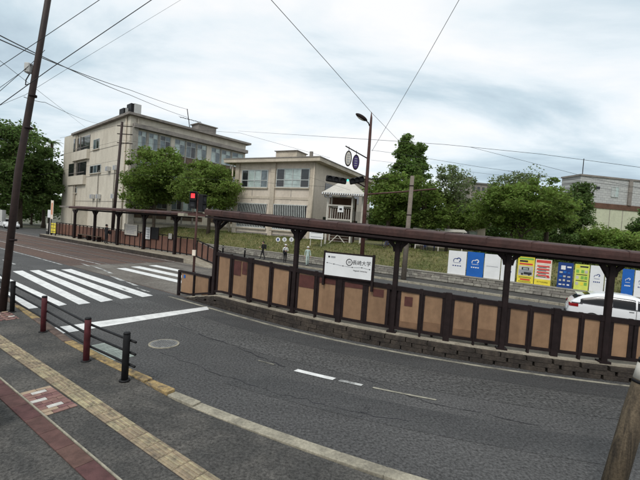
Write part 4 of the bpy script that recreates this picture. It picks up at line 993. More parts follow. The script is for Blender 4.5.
for t in np.linspace(0, 1, 6): c = l_.lerp(r_, t); MB().tube([(c.x - p.x, -.5, c.z - ZR), (c.x - p.x, .5, c.z - ZR)], .02, 5).build('element', DARKM, an)

# ---- two storey building in the middle
ZM = 10.7
e0, eL, eR = gp(320, 156.5, ZM), gp(224, 159, ZM), gp(383, 182, ZM)
ang2 = math.atan2(e0.y - eL.y, e0.x - eL.x); LM = (e0 - eL).length; DM = (eR - e0).length
Bm = Bld('school_annex', eL, ang2, 'two storey beige annex with slanted ground floor grilles in the middle'); ovh = .9
Bm.box('wall', ovh + .3, LM - ovh, ovh, DM - .5, 1.0, ZM - .45, BLDG2)
Bm.box('plinth', ovh + .2, LM - ovh + .08, ovh - .08, DM - .5, .9, Bm.on(270, 233.5, 'x', ovh)[1], TRIM)
Bm.box('roof_slab', 0, LM, 0, DM, ZM - .45, ZM - .05, CORN)
Bm.box('fascia', -.06, LM + .06, -.06, DM + .06, ZM - .05, ZM + .06, TRIM)
f_ = ovh
def fx(px, y): return Bm.on(px, y, 'x', f_)[0]
def fzz(px, y): return Bm.on(px, y, 'x', f_)[1]
for (a, b, t, bt_, mm) in ((242.5, 268, 170.3, 187.2, (GLASSD, CURT, CURT, GLASS)), (277, 309.5, 169, 187.3, (GLASSD, CURT, CURT, GLASSD))):
    Bm.window(fx(a, 178), fx(b, 178), fzz((a + b) / 2, bt_), fzz((a + b) / 2, t), 'x', 4, .0, mm, off=f_, fm=MATS['window_frame'], fw=.1)
    z0, z1 = fzz((a + b) / 2, bt_), fzz((a + b) / 2, t); Bm.box('rail', fx(a, 178), fx(b, 178), f_ - .11, f_ - .02, z0 + (z1 - z0) * .38, z0 + (z1 - z0) * .42, FRAME)
for (a, b, t, bt_) in ((235, 266, 203.5, 227), (272, 306, 205, 230)):
    x0, x1 = fx(a, 215), fx(b, 215); z0, z1 = fzz((a + b) / 2, bt_), fzz((a + b) / 2, t)
    gl_ = Bm.box('ground_window', x0, x1, f_ - .03, f_ + .05, z0, z1, GLASSD)
    nb_ = 19
    for k in range(nb_):
        t_ = (k + .5) / nb_; xx = x0 + (x1 - x0) * t_; sl = .16 if (a < 240) == (True) else -.12
        mb = MB(); mb.bar((xx - sl, f_ - .12, z0 + .05), (xx + sl, f_ - .12, z1 - .05), .085, .05, Vector((0, 1, 0))); mb.build('grille_bar', GRILLE, gl_)
    for zz in (z0, z1): Bm.box('grille_frame', x0 - .1, x1 + .1, f_ - .16, f_ - .02, zz - .05, zz + .05, GRILLE, gl_)
    Bm.box('sill', x0 - .15, x1 + .15, f_ - .25, f_, z0 - .2, z0 - .055, CORN, gl_)
for px in (236.5, 272.3, 311.5): Bm.box('pilaster', fx(px, 200) - .3, fx(px, 200) + .3, f_ - .2, f_, 1.2, ZM - .46, CORN)
Bm.box('floor_band', ovh + .3, LM - ovh, f_ - .05, f_, fzz(270, 199), fzz(270, 196.5), CORN)
for px in (252, 291): Bm.box('panel_joint', fx(px, 195) - .03, fx(px, 195) + .03, f_ - .02, f_, fzz(px, 201), fzz(px, 190), TRIM)
for px in (232.5, 313.5):
    mb = MB(); mb.tube([(fx(px, 200), f_ - .3, 1.2), (fx(px, 200), f_ - .3, ZM - .5)], .09, 8); mb.build('drainpipe', CORN, Bm.o, True)
rx = LM - ovh
# right side windows and door beside the stair
for yy in (3.5, 8.0, 12.5):
    for zz in (2.6, 6.6): MB().box((rx + .02, yy + 1, zz + .9), (.06, 2.0, 1.6)).build('side_window', GLASSD, Bm.o)
p = at(291, 158, e0.y + 4); ph = empty('roof_penthouse', (p.x, p.y, ZM), ang2, 'low cream penthouse box on the annex roof', 'penthouse')
wv = 24 * (e0.y + 4) / F; MB().box((0, 0, .45), (wv, 2.2, .9)).build('body', CORN, ph); MB().box((0, 0, .94), (wv + .3, 2.5, .08)).build('cap', TRIM, ph)
MB().tube([(wv / 2 + 1.3, 0, 0), (wv / 2 + 1.3, 0, 1.0)], .22, 8).build('vent', TRIM, ph)

# ---- covered steel stair beside the annex
SD = 37.5
sp = at(324.5, 250, SD); st = empty('steel_staircase', (sp.x, sp.y, 1.3), R(-8), 'cream steel outside staircase with a pale corrugated canopy', 'staircase')
def SP(x, y): p = at(x, y, SD); return p.x - sp.x, p.z - 1.3
W1 = SP(351, 220)[0]; zt = SP(325, 194)[1]
for x, d in ((0, 0), (W1, 0), (0, 3.2), (W1, 3.2), (W1 + 1.0, 3.2), (W1 + 1.0, 0)): MB().box((x, d, zt / 2 - .3), (.16, .16, zt + .6)).build('post', WHITE2, st)
for y_ in (194, 205, 219): z = SP(330, y_)[1]; MB().box((W1 / 2, 0, z), (W1, .12, .14)).build('beam', WHITE2, st); MB().box((W1 / 2, 3.2, z), (W1, .12, .14)).build('beam', WHITE2, st)
for y_ in (205, 219):
    z = SP(330, y_)[1]; MB().box((0, 1.6, z), (.12, 3.2, .14)).build('beam', WHITE2, st); MB().box((W1, 1.6, z), (.12, 3.2, .14)).build('beam', WHITE2, st)
zf = SP(330, 219)[1]; MB().box((W1 / 2, 1.6, zf - .12), (W1 - .1, 3.1, .1)).build('landing', CONC, st)
for k in range(11): MB().box((.12 + k * (W1 - .2) / 10, -.0, zf + .55), (.05, .05, 1.0)).build('baluster', WHITE2, st)
for k in range(9): MB().box((W1 + .15 + k * .1, 3.2, zf + .55), (.03, .03, 1.0)).build('baluster', WHITE2, st)
MB().bar((0, 0, -.2), (W1, 0, zf - .2), .08).build('brace', WHITE2, st); MB().bar((W1, .09, -.2), (0, .09, zf - .2), .08).build('brace', WHITE2, st)
for k in range(9): MB().box((W1 / 2, .5 + k * .3, .2 + k * (zf - .3) / 9), (W1 * .8, .28, .05)).build('tread', CONC, st)
MB().box((W1 * .55, -.08, SP(337, 209)[1]), (.55, .02, .6)).build('notice', WHITE, st); MB().box((W1 * .55, -.095, SP(337, 209)[1]), (.25, .01, .2)).build('notice_mark', INK, st)
MB().box((W1 / 2, 3.6, zt / 2), (W1 + .5, .1, zt)).build('back_panel', TBAND, st)
zc = zt + .1; ap = SP(346, 178)[1]
mb = MB(); mb.add([(-.55, -.7, zc), (W1 + 1.3, -.7, zc), (W1 * .8, 1.9, ap), (W1 * .5, 1.9, ap)], [(0, 1, 2, 3)]); mb.add([(-.55, -.7, zc), (W1 * .5, 1.9, ap), (W1 * .5, 3.6, ap), (-.55, 3.6, zc)], [(0, 1, 2, 3)]); mb.add([(W1 + 1.3, -.7, zc), (W1 + 1.3, 3.6, zc), (W1 * .8, 3.6, ap), (W1 * .8, 1.9, ap)], [(0, 1, 2, 3)]); mb.add([(W1 * .5, 1.9, ap), (W1 * .8, 1.9, ap), (W1 * .8, 3.6, ap), (W1 * .5, 3.6, ap)], [(0, 1, 2, 3)])
mb.build('canopy', WHITE2, st)
for k in range(20): MB().box((-.5 + k * (W1 + 1.75) / 19, -.72, zc - .06), (.1, .06, .2)).build('corrugation', WHITE, st)
MB().box((W1 / 2 + .35, -.66, zc - .18), (W1 + 1.85, .05, .1)).build('gutter', TRIM, st)

# ---- pale green building at the right
ZG = 12.0
g0, g1 = gp(581, 174, ZG), gp(636, 183, ZG); ag = R(9)
tb = MATS['facing_tile'].copy(); tb.name = 'facing_tile_grid'; t_ = tb.node_tree
bkt = N(t_, 'ShaderNodeTexBrick'); bkt.inputs['Scale'].default_value = 1.0; bkt.inputs['Color1'].default_value = (.46, .47, .455, 1); bkt.inputs['Color2'].default_value = (.39, .40, .395, 1); bkt.inputs['Mortar'].default_value = (.27, .27, .265, 1)
bkt.inputs['Brick Width'].default_value = .62; bkt.inputs['Row Height'].default_value = .3; bkt.inputs['Mortar Size'].default_value = .022
tco = N(t_, 'ShaderNodeTexCoord'); mpg = N(t_, 'ShaderNodeMapping'); mpg.inputs['Rotation'].default_value = (R(90), 0, 0); t_.links.new(tco.outputs['Object'], mpg.inputs[0]); t_.links.new(mpg.outputs[0], bkt.inputs['Vector'])
t_.links.new(bkt.outputs['Color'], t_.nodes['Principled BSDF'].inputs['Base Color'])
Bg = Bld('tiled_building', g0, ag, 'pale green building with grey tiled upper wall at the right')
zb1, zb0 = Bg.on(600, 203)[1], Bg.on(600, 208.3)[1]
Bg.box('lower_wall', 0, 24, 0, 3, .8, zb0, BLDG3); Bg.box('brown_band', -.08, 24.08, -.08, 3, zb0, zb1, TBAND)
Bg.box('upper_wall', .0, 24, 0, 3, zb1, ZG - .2, tb); Bg.box('parapet_cap', -.12, 24.1, -.12, 3.1, ZG - .2, ZG, TRIM)
xr = Bg.on(627, 200)[0]; Bg.box('pier', xr, xr + .5, -.18, 0, zb1, ZG - .2, TRIM); Bg.box('corner_pier', -.06, .5, -.1, 0, 1, zb0 - .02, BLDG3)
for px in (595, 609, 622): xx = Bg.on(px, 220)[0]; Bg.box('wall_joint', xx - .03, xx + .03, -.02, 0, 1, zb0 - .02, TRIM)
a, b = Bg.on(611, 195)[0], Bg.on(618, 195)[0]; Bg.window(a, b, Bg.on(615, 197)[1], Bg.on(615, 187)[1], 'x', 2, 0, (FRAME, CURT), sill=False)
a, b = Bg.on(596, 185)[0], Bg.on(600, 185)[0]; Bg.box('vent', a, b, -.06, 0, Bg.on(598, 189)[1], Bg.on(598, 186.5)[1], INK)
mb = MB(); xx = Bg.on(589, 174)[0]; mb.tube([(xx, 1, ZG), (xx, 1, ZG + 2.2)], .05, 6); mb.build('mast', DARKM, Bg.o)
# ---- distant block
q = at(480, 215, 110); zt = at(480, 184, 110).z; Bf = Bld('distant_block', at(470.5, 184, 110), R(8), 'small grey distant block showing between tree tops')
wv = 22 * 110 / F; Bf.box('wall', 0, wv, 0, 10, 0, zt, TRIM); Bf.box('roof_slab', -.3, wv + .3, -.3, 10, zt, zt + .4, ROOFTOP)
for k in range(4):
    for j in range(3): Bf.box('window', .7 + k * 1.5, 1.5 + k * 1.5, -.05, 0, zt - 2.2 - j * 3, zt - .8 - j * 3, GLASSD)
Bf.box('roof_hut', wv * .05, wv * .25, 2, 5, zt + .4, zt + 2.2, TRIM)
# low pale campus house behind the trees
q = at(425, 250, 46); Bh = Bld('campus_house', at(405, 240, 46), R(-12), 'low pale campus house half hidden behind the trees')
Bh.box('wall', 0, 9, 0, 5, 1.4, 4.6, BLDG2); Bh.box('roof_slab', -.5, 9.5, -.5, 5.5, 4.6, 4.9, TRIM)
for k in range(3): Bh.window(1 + k * 2.7, 2.7 + k * 2.7, 2.5, 3.8, 'x', 2, 0, (GLASSD, CURT))

# ================================================================== TREES
def leaves(cl, per, size, rad, m, name, parent, org, flat=.6, droop=0.0):
    per = int(per * 1.45); size *= .74; rad *= .86
    """leaf-sized quads scattered round cluster centres"""
    cl = np.array(cl); n = len(cl) * per
    d = rng.normal(size=(n, 3)); d /= np.linalg.norm(d, axis=1)[:, None]; r = rng.uniform(.25, 1, n) ** .6
    rr = np.repeat(rad * rng.uniform(.4, 1.45, len(cl)), per)
    c = np.repeat(cl, per, axis=0) + d * (r * rr)[:, None] * np.array([1, 1, flat])
    a = rng.normal(size=(n, 3)); a[:, 2] *= .5; a /= np.linalg.norm(a, axis=1)[:, None]
    b = np.cross(a, rng.normal(size=(n, 3))); b /= np.linalg.norm(b, axis=1)[:, None]
    sz = size * rng.uniform(.55, 1.3, n); a *= sz[:, None]; b *= (sz * .55)[:, None]; c -= np.array(org)
    V = np.empty((n, 4, 3)); V[:, 0] = c - a; V[:, 1] = c + b; V[:, 2] = c + a; V[:, 3] = c - b
    me = bpy.data.meshes.new(name); me.vertices.add(n * 4); me.vertices.foreach_set('co', V.reshape(-1).astype(np.float32))
    me.loops.add(n * 4); me.loops.foreach_set('vertex_index', np.arange(n * 4, dtype=np.int32)); me.polygons.add(n)
    me.polygons.foreach_set('loop_start', np.arange(0, n * 4, 4, dtype=np.int32)); me.polygons.foreach_set('loop_total', np.full(n, 4, dtype=np.int32))
    me.update(); me.validate(); me.materials.append(m); o = bpy.data.objects.new(name, me); C.objects.link(o); o.parent = parent; return o
def tree(px, D, ytop, ybot, rpx, m, label, zb=1.5, dens=150, per=70, lsize=.2, crad=.9, shape='round', limbs=9, name='broadleaf_tree', group='trees on the campus', lobes=5, trunk=.2, dx=0, rx=None):
    p = at(px, 250, D); top = at(px, ytop, D).z; bot = at(px, ybot, D).z; r = rpx * D / F
    o = empty(name, (p.x, p.y, zb), 0, label, 'tree', group)
    cx, cy, cz = p.x + dx * D / F, p.y, (top + bot) / 2; hz = (top - bot) / 2; cl = []
    if shape == 'cone':
        for _ in range(dens):
            t = rng.uniform(0, 1) ** .8; rr = r * (t ** .8) * rng.uniform(.35, 1.08); a = rng.uniform(0, 2 * math.pi)
            cl.append((cx + rr * math.cos(a), cy + rr * math.sin(a), top - .3 - t * (top - bot)))
    else:
        lb = [(0, 0, 0, 1.0)] + [(math.cos(a) * .5, math.sin(a) * .5, rng.uniform(-.35, .45), rng.uniform(.42, .62)) for a in np.linspace(0, 2 * math.pi, lobes, endpoint=False) + rng.uniform(0, 1)]
        lb[0] = (0, 0, .05, .72)
        k = 0
        while len(cl) < dens:
            k += 1; l_ = lb[rng.integers(len(lb))]; d = rng.normal(size=3); d /= np.linalg.norm(d); q_ = rng.uniform(.45, 1.0) ** .5 * l_[3]
            x, y, z = l_[0] + d[0] * q_, l_[1] + d[1] * q_, l_[2] + d[2] * q_
            if z < -.95 or abs(z) > 1: continue
            cl.append((cx + x * r, cy + y * r, cz + z * hz))
    leaves(cl, per, lsize, crad, m, 'crown', o, (p.x, p.y, zb))
    base = Vector((0, 0, -.2)); fork = Vector((dx * D / F * .3, 0, max(1.2, (bot - zb) * .8 + .4))); tp = Vector((cx - p.x, cy - p.y, (cz + hz * .6) - zb))
    mb = MB(); mb.tube([base, base.lerp(fork, .5) + Vector((.05, 0, 0)), fork, fork.lerp(tp, .5), tp], [trunk * 1.3, trunk * 1.05, trunk, trunk * .6, trunk * .15], 9); mb.build('trunk', BARK, o, True)
    mb = MB()
    for i in range(limbs):
        c = Vector(cl[rng.integers(len(cl))]) - Vector((p.x, p.y, zb)); t = rng.uniform(.0, .6); s0 = fork.lerp(tp, t)
        if c.z < s0.z: c.z = s0.z + .3
        mid = s0.lerp(c, .5) + Vector((0, 0, .25 * (c - s0).length * .3)); mb.tube([s0, mid, c], [trunk * .5 * (1 - .5 * t), trunk * .28, trunk * .06], 6)
    mb.build('limbs', BARK, o, True); return o
tree(152, 50, 148, 214, 31, L_MID, 'bushy green tree left of the pair before the cream block', zb=.2, dens=210, per=80, lsize=.24, crad=1.2, lobes=6)
tree(207, 47, 156, 214, 31, L_LITE, 'fresh green tree beside the annex left wall', zb=1.3, dens=200, per=80, lsize=.22, crad=1.1, lobes=6)
tree(398, 40, 133, 238, 31, L_CON, 'tall conical dark green tree with pointed top behind the lamp', dens=300, per=75, lsize=.17, crad=.75, shape='cone', trunk=.22)
tree(412, 41.5, 140, 236, 24, L_CON, 'second narrow pointed tree just right of the tall conical tree', dens=190, per=75, lsize=.17, crad=.65, shape='cone', trunk=.18)
tree(386, 36.5, 172, 234, 22, L_MID, 'mid green tree in front of the conical trees beside the lamp', dens=140, per=75, lsize=.18, crad=.8)
tree(422, 35, 178, 236, 27, L_MID, 'low spreading green tree behind the concrete pole', dens=150, per=75, lsize=.17, crad=.75)
tree(446, 36, 163, 222, 26, L_PINK, 'loose sparse leaved tree with gaps against the sky', dens=110, per=36, lsize=.15, crad=.75, limbs=26, trunk=.13)
tree(462, 44, 192, 240, 28, L_MID, 'rounded green tree below the distant block', dens=120, per=70, lsize=.2, crad=.9)
tree(520, 33, 175, 246, 46, L_MID, 'broad spreading green tree behind the poster boards', dens=270, per=85, lsize=.17, crad=.85, lobes=8, limbs=16, trunk=.17)
tree(510, 34.5, 165, 210, 24, L_PINK, 'sparse pale topped tree rising above the broad green tree', dens=80, per=34, lsize=.14, crad=.7, limbs=20, trunk=.11)
tree(545, 36, 190, 235, 18, L_MID, 'green tree right of the sparse pale topped tree', dens=110, per=75, lsize=.17, crad=.8)
tree(572, 41, 173, 250, 13, L_DARK, 'narrow dark evergreen tree at the left edge of the tiled building', rx=None, dens=170, per=75, lsize=.18, crad=.8)
tree(598, 30, 221, 262, 24, L_MID, 'leafy shrub tree in front of the tiled building', dens=120, per=70, lsize=.14, crad=.6, trunk=.09)
tree(628, 29, 224, 266, 22, L_LITE, 'bright leafy shrub tree at the right picture edge', dens=110, per=70, lsize=.14, crad=.6, trunk=.09)
tree(572, 31, 232, 262, 20, L_DARK, 'dark shrub tree right of the broad spreading tree', dens=90, per=70, lsize=.14, crad=.6, trunk=.08)
tree(640, 33, 205, 255, 12, L_DARK, 'tall dark shrub behind the rightmost poster', dens=60, per=60, lsize=.15, crad=.6, trunk=.08)
tree(18, 66, 108, 216, 35, L_DARK, 'large dark camphor tree at the far left', zb=-.4, dens=260, per=70, lsize=.34, crad=1.6, lobes=7, trunk=.4)
tree(42, 70, 150, 218, 20, L_DARK, 'lower dark tree between the camphor tree and cream block', zb=-.4, dens=130, per=70, lsize=.32, crad=1.4, trunk=.3)
tree(-18, 60, 130, 222, 30, L_DARK, 'dark leafy tree cut off by the left picture edge', zb=-.4, dens=160, per=70, lsize=.32, crad=1.4, trunk=.3)
tree(30, 80, 185, 226, 40, L_DARK, 'low dark tree mass behind the far platform end', zb=-.4, dens=150, per=70, lsize=.34, crad=1.6, trunk=.2)
tree(490, 52, 205, 246, 50, L_DARK, 'dark background tree behind the broad green tree', dens=150, per=70, lsize=.26, crad=1.3, trunk=.2)
tree(612, 27.5, 246, 276, 30, L_DARK, 'low dark shrub behind the right poster boards', zb=.3, dens=110, per=60, lsize=.11, crad=.42, trunk=.05)
tree(560, 29, 243, 270, 26, L_DARK, 'low dark shrub behind the navy poster board', zb=.6, dens=100, per=60, lsize=.11, crad=.42, trunk=.05)
tree(500, 31, 238, 262, 30, L_DARK, 'low dark shrub behind the plain white poster board', zb=.9, dens=110, per=60, lsize=.12, crad=.45, trunk=.05)
tree(548, 58, 208, 258, 46, L_DARK, 'dark background tree between the broad tree and tiled building', dens=170, per=60, lsize=.3, crad=1.7, trunk=.2)
tree(430, 58, 212, 256, 48, L_DARK, 'dark background tree behind the bicycle shelter', dens=170, per=60, lsize=.3, crad=1.7, trunk=.2)
tree(375, 62, 205, 256, 30, L_DARK, 'dark background tree behind the lamp pole', dens=120, per=60, lsize=.3, crad=1.7, trunk=.2)
tree(606, 56, 225, 262, 40, L_DARK, 'dark background tree mass before the tiled building foot', dens=120, per=60, lsize=.3, crad=1.6, trunk=.2)
# palm
pp = at(50, 215, 76); pt_ = at(52, 143, 76); pm = empty('palm_tree', (pp.x, pp.y, -.4), 0, 'small palm tree top beside the cream block', 'tree', 'trees on the campus')
tpv = Vector((pt_.x - pp.x, 0, pt_.z + .4)); MB().tube([(0, 0, 0), tpv * .5, tpv], [.35, .28, .25], 9).build('trunk', BARK, pm, True)
for k in range(22):
    a = 2 * math.pi * k / 22 + rng.uniform(-.1, .1); el = rng.uniform(.0, 1.2); ln = rng.uniform(1.8, 2.6); mb = MB(); pts = []
    for i in range(7):
        t = i / 6; rr = ln * t * math.cos(el); z = ln * t * math.sin(el) - 1.1 * t * t; pts.append(tpv + Vector((rr * math.cos(a), rr * math.sin(a), z)))
    sd_ = Vector((-math.sin(a), math.cos(a), 0))
    for i in range(6):
        for j in (0, .5):
            c = pts[i].lerp(pts[i + 1], j); d = (pts[i + 1] - pts[i]).normalized()
            for sg_ in (-1, 1): e_ = c + sd_ * sg_ * .5 * (1 - i / 8) + d * .35 - Vector((0, 0, .12)); mb.add([c - d * .05, c + d * .1, e_], [(0, 1, 2)])
    mb.build('frond', L_DARK, pm)

# ================================================================== SMALL CAMPUS THINGS
def post_sign(px, y0, y1, D, w, label, prints, m=WHITE, name='sign_board', zb=None):
    pz = at(px, y1, D); zt = at(px, y0, D).z; zb = pz.z - .5 if zb is None else zb; o = empty(name, (pz.x, pz.y, zb), R(-12), label, 'sign')
    MB().box((0, 0, (pz.z + zt) / 2 - zb), (w, .05, zt - pz.z)).build('board', m, o)
    for x in (-w * .4, w * .4): MB().box((x, .05, (zt - zb) / 2), (.06, .05, zt - zb)).build('leg', WHITE2, o)
    for k in range(prints): MB().box((0, -.028, pz.z - zb + (zt - pz.z) * (.25 + .5 * k / max(1, prints - 1))), (w * .8, .006, .07)).build('print_line', INKG, o)
    return o
post_sign(316, 231, 239, 36.5, 1.35, 'white notice board on legs beside the steel staircase', 2, zb=1.2)
for i, (px, tx) in enumerate(((278, 'leftmost'), (284.5, 'middle'), (291.5, 'rightmost'))):
    pz = at(px, 239.5, 36.5); o = empty('round_plate', (pz.x, pz.y, 1.35), 0, '%s of three small round white plates below the annex' % tx, 'sign', 'round plates below the annex')
    mb = MB(); k = 18; mb.prism([Vector((.21 * math.cos(2 * math.pi * j / k), -.02, .21 * math.sin(2 * math.pi * j / k) + pz.z - 1.35)) for j in range(k)], (0, .03, 0)); mb.build('plate', WHITE, o)
    MB().box((0, .03, (pz.z - 1.35) / 2), (.05, .04, abs(pz.z - 1.35) + .4)).build('stake', TRIM, o); MB().box((0, -.03, pz.z - 1.35), (.16, .01, .22)).build('mark', INKG if i else INKB, o)
for px, tx in ((201.5, 'left of the near shelter end post'), (244, 'left of the walker in black'), (222, 'directly behind the near shelter end post')):
    p = solve_n(px, 25.6); o = empty('bollard', (p.x, p.y, FZ + .1), 0, 'short dark bollard on the far kerb %s' % tx, 'bollard', 'bollards on the far kerb')
    MB().tube([(0, 0, 0), (0, 0, .85), (0, 0, .92)], [.075, .075, .03], 10).build('shaft', BLACKM, o, True); MB().tube([(0, 0, .7), (0, 0, .76)], .08, 10).build('band', WHITE2, o, True)
# bicycle shelter and bicycles
q = at(437, 262, 34); bs = empty('bicycle_shelter', (q.x, q.y, 1.57), R(-14), 'pale steel bicycle shelter frame behind the leftmost poster', 'bicycle shelter')
for x in (-2, 0, 2): MB().box((x, 0, .95), (.1, .1, 1.9)).build('post', WHITE2, bs); MB().bar((x, 0, 1.85), (x, 1.6, 2.05), .08).build('rafter', WHITE2, bs)
MB().box((0, .8, 1.99), (4.6, 1.9, .06), mtx=Matrix.Rotation(.12, 3, 'X')).build('roof', WHITE2, bs); MB().box((0, 0, .5), (4, .06, .06)).build('rail', WHITE2, bs)
def bicycle(px, D, rz, label):
    q = at(px, 262, D); o = empty('bicycle', (q.x, q.y, 1.6), rz, label, 'bicycle', 'bicycles parked on the campus')
    for x in (-.52, .52):
        mb = MB(); mb.tube([(x + .32 * math.cos(t), 0, .33 + .32 * math.sin(t)) for t in np.linspace(0, 2 * math.pi, 21)], .022, 6, False); w = mb.build('wheel', TYRE, o)
        mb = MB(); [mb.tube([(x, 0, .33), (x + .31 * math.cos(t), 0, .33 + .31 * math.sin(t))], .004, 4) for t in np.linspace(0, 2 * math.pi, 10)]; mb.build('spokes', ALU, w)
    mb = MB()
    for a, b in (((-.52, .33), (-.05, .3)), ((-.05, .3), (-.2, .82)), ((-.2, .75), (.36, .78)), ((-.05, .3), (.36, .7)), ((.33, .9), (.52, .33)), ((-.52, .33), (-.18, .7))): mb.tube([(a[0], 0, a[1]), (b[0], 0, b[1])], .018, 6)
    mb.build('frame', INKB, o); MB().box((-.22, 0, .86), (.26, .15, .06)).build('saddle', BLACKM, o)
    MB().tube([(.3, -.28, 1.0), (.36, 0, .95), (.3, .28, 1.0)], .014, 6).build('handlebar', ALU, o); MB().box((.55, 0, .8), (.26, .3, .22)).build('basket', TRIM, o)
bicycle(424, 33.5, R(60), 'bicycle parked at the left end of the pale shelter frame')
bicycle(433, 33.5, R(70), 'bicycle parked under the middle of the pale shelter frame')
bicycle(387, 34, R(40), 'bicycle parked below the mid green tree by the lamp')

# ================================================================== PEOPLE
def person(loc, rz, label, top, legs, hairm, step=.12, arm='down', hat=None, bag=None, height=1.68):
    o = empty('person', loc, rz, label, 'person'); k = height / 1.7
    J = {}; E_ = []; Rr = {}
    def j(n, p, r, par=None):
        J[n] = Vector(p) * k; Rr[n] = (r if hasattr(r, '__len__') else (r, r))
        if par: E_.append((par, n))
    j('pelvis', (0, 0, .93), (.155, .115)); j('belly', (0, 0, 1.08), (.14, .1), 'pelvis'); j('chest', (0, -.01, 1.27), (.165, .115), 'belly'); j('collar', (0, 0, 1.41), (.12, .08), 'chest')
    j('neck', (0, -.01, 1.485), .052, 'collar'); j('jaw', (0, -.025, 1.55), (.06, .07), 'neck'); j('skull', (0, -.01, 1.62), (.078, .095), 'jaw'); j('crown', (0, .0, 1.68), (.05, .06), 'skull'); j('nose', (0, -.115, 1.585), .016, 'jaw')
    for s_, f in ((-1, 1), (1, -1)):
        n = 'LR'[s_ > 0]
        j('hip' + n, (s_ * .09, 0, .88), (.095, .1), 'pelvis'); j('knee' + n, (s_ * .1, -.03 - f * step * .5, .49), (.06, .065), 'hip' + n); j('ankle' + n, (s_ * .1, .02 - f * step, .09), (.042, .045), 'knee' + n); j('toe' + n, (s_ * .11, -.14 - f * step, .035), (.038, .03), 'ankle' + n)
        j('sh' + n, (s_ * .185, 0, 1.385), .062, 'collar')
        if arm == 'down' or (arm == 'bag' and s_ > 0):
            el, wr = (s_ * .24, .03 + f * step * .4, 1.12), (s_ * .25, -.06 + f * step * .6, .88)
        else: el, wr = (s_ * .25, -.02, 1.12), (s_ * .12, -.24, 1.12)
        j('el' + n, el, .043, 'sh' + n); j('wr' + n, wr, .032, 'el' + n)
        d = (Vector(wr) - Vector(el)).normalized(); pm_ = Vector(wr) + d * .06; j('palm' + n, pm_, (.036, .022), 'wr' + n)
        sd2 = d.cross(Vector((s_, 0, 0.01))).normalized()
        for fi, (of, ln) in enumerate(((-.028, .062), (-.01, .075), (.01, .072), (.027, .056))):
            b0 = pm_ + sd2 * of + d * .03; j('f%d%s' % (fi, n), b0, .009, 'palm' + n); j('g%d%s' % (fi, n), b0 + d * ln + Vector((-s_ * .02, 0, 0)), .007, 'f%d%s' % (fi, n))
        b0 = pm_ - sd2 * .045 - d * .02; j('t%s' % n, b0, .01, 'palm' + n); j('u%s' % n, b0 - sd2 * .02 + d * .035, .008, 't%s' % n)
    names = list(J); ix = {n: i for i, n in enumerate(names)}
    me = bpy.data.meshes.new('body'); me.from_pydata([J[n] for n in names], [(ix[a], ix[b]) for a, b in E_], [])
    ob = bpy.data.objects.new('body', me); C.objects.link(ob); md = ob.modifiers.new('skin', 'SKIN'); sv_ = me.skin_vertices[0].data if me.skin_vertices else None
    if sv_ is None:
        bpy.context.view_layer.objects.active = ob; bpy.ops.mesh.customdata_skin_add(); sv_ = me.skin_vertices[0].data
    for n in names: sv_[ix[n]].radius = (Rr[n][0] * k, Rr[n][1] * k)
    sv_[0].use_root = True; sb2 = ob.modifiers.new('sub', 'SUBSURF'); sb2.levels = 1; sb2.render_levels = 1
    bpy.context.view_layer.update(); m2 = bpy.data.meshes.new_from_object(ob.evaluated_get(bpy.context.evaluated_depsgraph_get())); bpy.data.objects.remove(ob)
    m2.materials.clear()
    for m in (SKIN, top, legs, BLACKM): m2.materials.append(m)
    hands = [J['palmL'], J['palmR']]; wr_ = [J['wrL'], J['wrR']]
    for pol in m2.polygons:
        c = pol.center; i = 1
        if c.z > 1.475 * k: i = 0
        elif c.z < .11 * k: i = 3
        elif min((c - h).length for h in hands) < .1 * k or min((c - h).length for h in wr_) < .03: i = 0
        elif c.z < .96 * k and abs(c.x) < .2 * k: i = 2
        pol.material_index = i; pol.use_smooth = True
    m2.name = 'body'; b = bpy.data.objects.new('body', m2); C.objects.link(b); b.parent = o
    mb = MB(); mb.ball((0, .018 * k, 1.635 * k), (.098 * k, .108 * k, .105 * k), 14, 9)
    keep = [f for f in mb.f if sum(mb.v[i][2] for i in f) / len(f) > 1.6 * k or sum(mb.v[i][1] for i in f) / len(f) > .03 * k]; mb.f = keep; mb.m = [0] * len(keep)
    mb.build('hair', hairm, o, True)
    mb = MB()
    for x in (-.032, .032): mb.ball((x * k, -.1 * k, 1.61 * k), .011 * k, 6, 4)
    mb.build('eyes', INK, b)
    mb = MB()
    for x in (-.085, .085): mb.ball((x * k, -.005, 1.6 * k), (.012 * k, .02 * k, .03 * k), 6, 5)
    mb.build('ears', SKIN, b, True)
    MB().box((0, -.098 * k, 1.548 * k), (.045 * k, .012, .01)).build('mouth', TAILR, b)
    if hat: mb = MB(); mb.ball((0, .01, 1.665 * k), (.112 * k, .12 * k, .08 * k), 14, 6); mb.tube([(0, -.02, 1.655 * k), (0, -.02, 1.668 * k)], .155 * k, 16); mb.build('hat', hat, o, True)
    if bag == 'back':
        mb = MB(); mb.box((0, .21, 1.2), (.32, .18, .44)); bevel(mb.build('backpack', CL_BLK, o), .05, 3)
        for x in (-.12, .12): MB().tube([(x, .13, 1.38), (x, .0, 1.45), (x, -.13, 1.33), (x, -.12, 1.15), (x, .12, 1.05)], .02, 6).build('strap', CL_BLK, o)
    if bag == 'side':
        mb = MB(); mb.box((-.1, -.2, .98), (.34, .14, .3)); bevel(mb.build('shoulder_bag', CL_BLK, o), .04, 2)
        MB().tube([(-.24, -.18, 1.1), (-.1, -.14, 1.3), (.1, .0, 1.47), (.05, .14, 1.3), (-.2, -.02, 1.05)], .016, 6).build('strap', CL_BLK, o)
    return o
def pers(px, n): p = solve_n(px, n); return (p.x, p.y, FZ + .1)
person(pers(262, 26.0), R(-75), 'person in black with a backpack walking on the far pavement', CL_BLK, CL_BLK, HAIR, .2, 'fold', None, 'back')
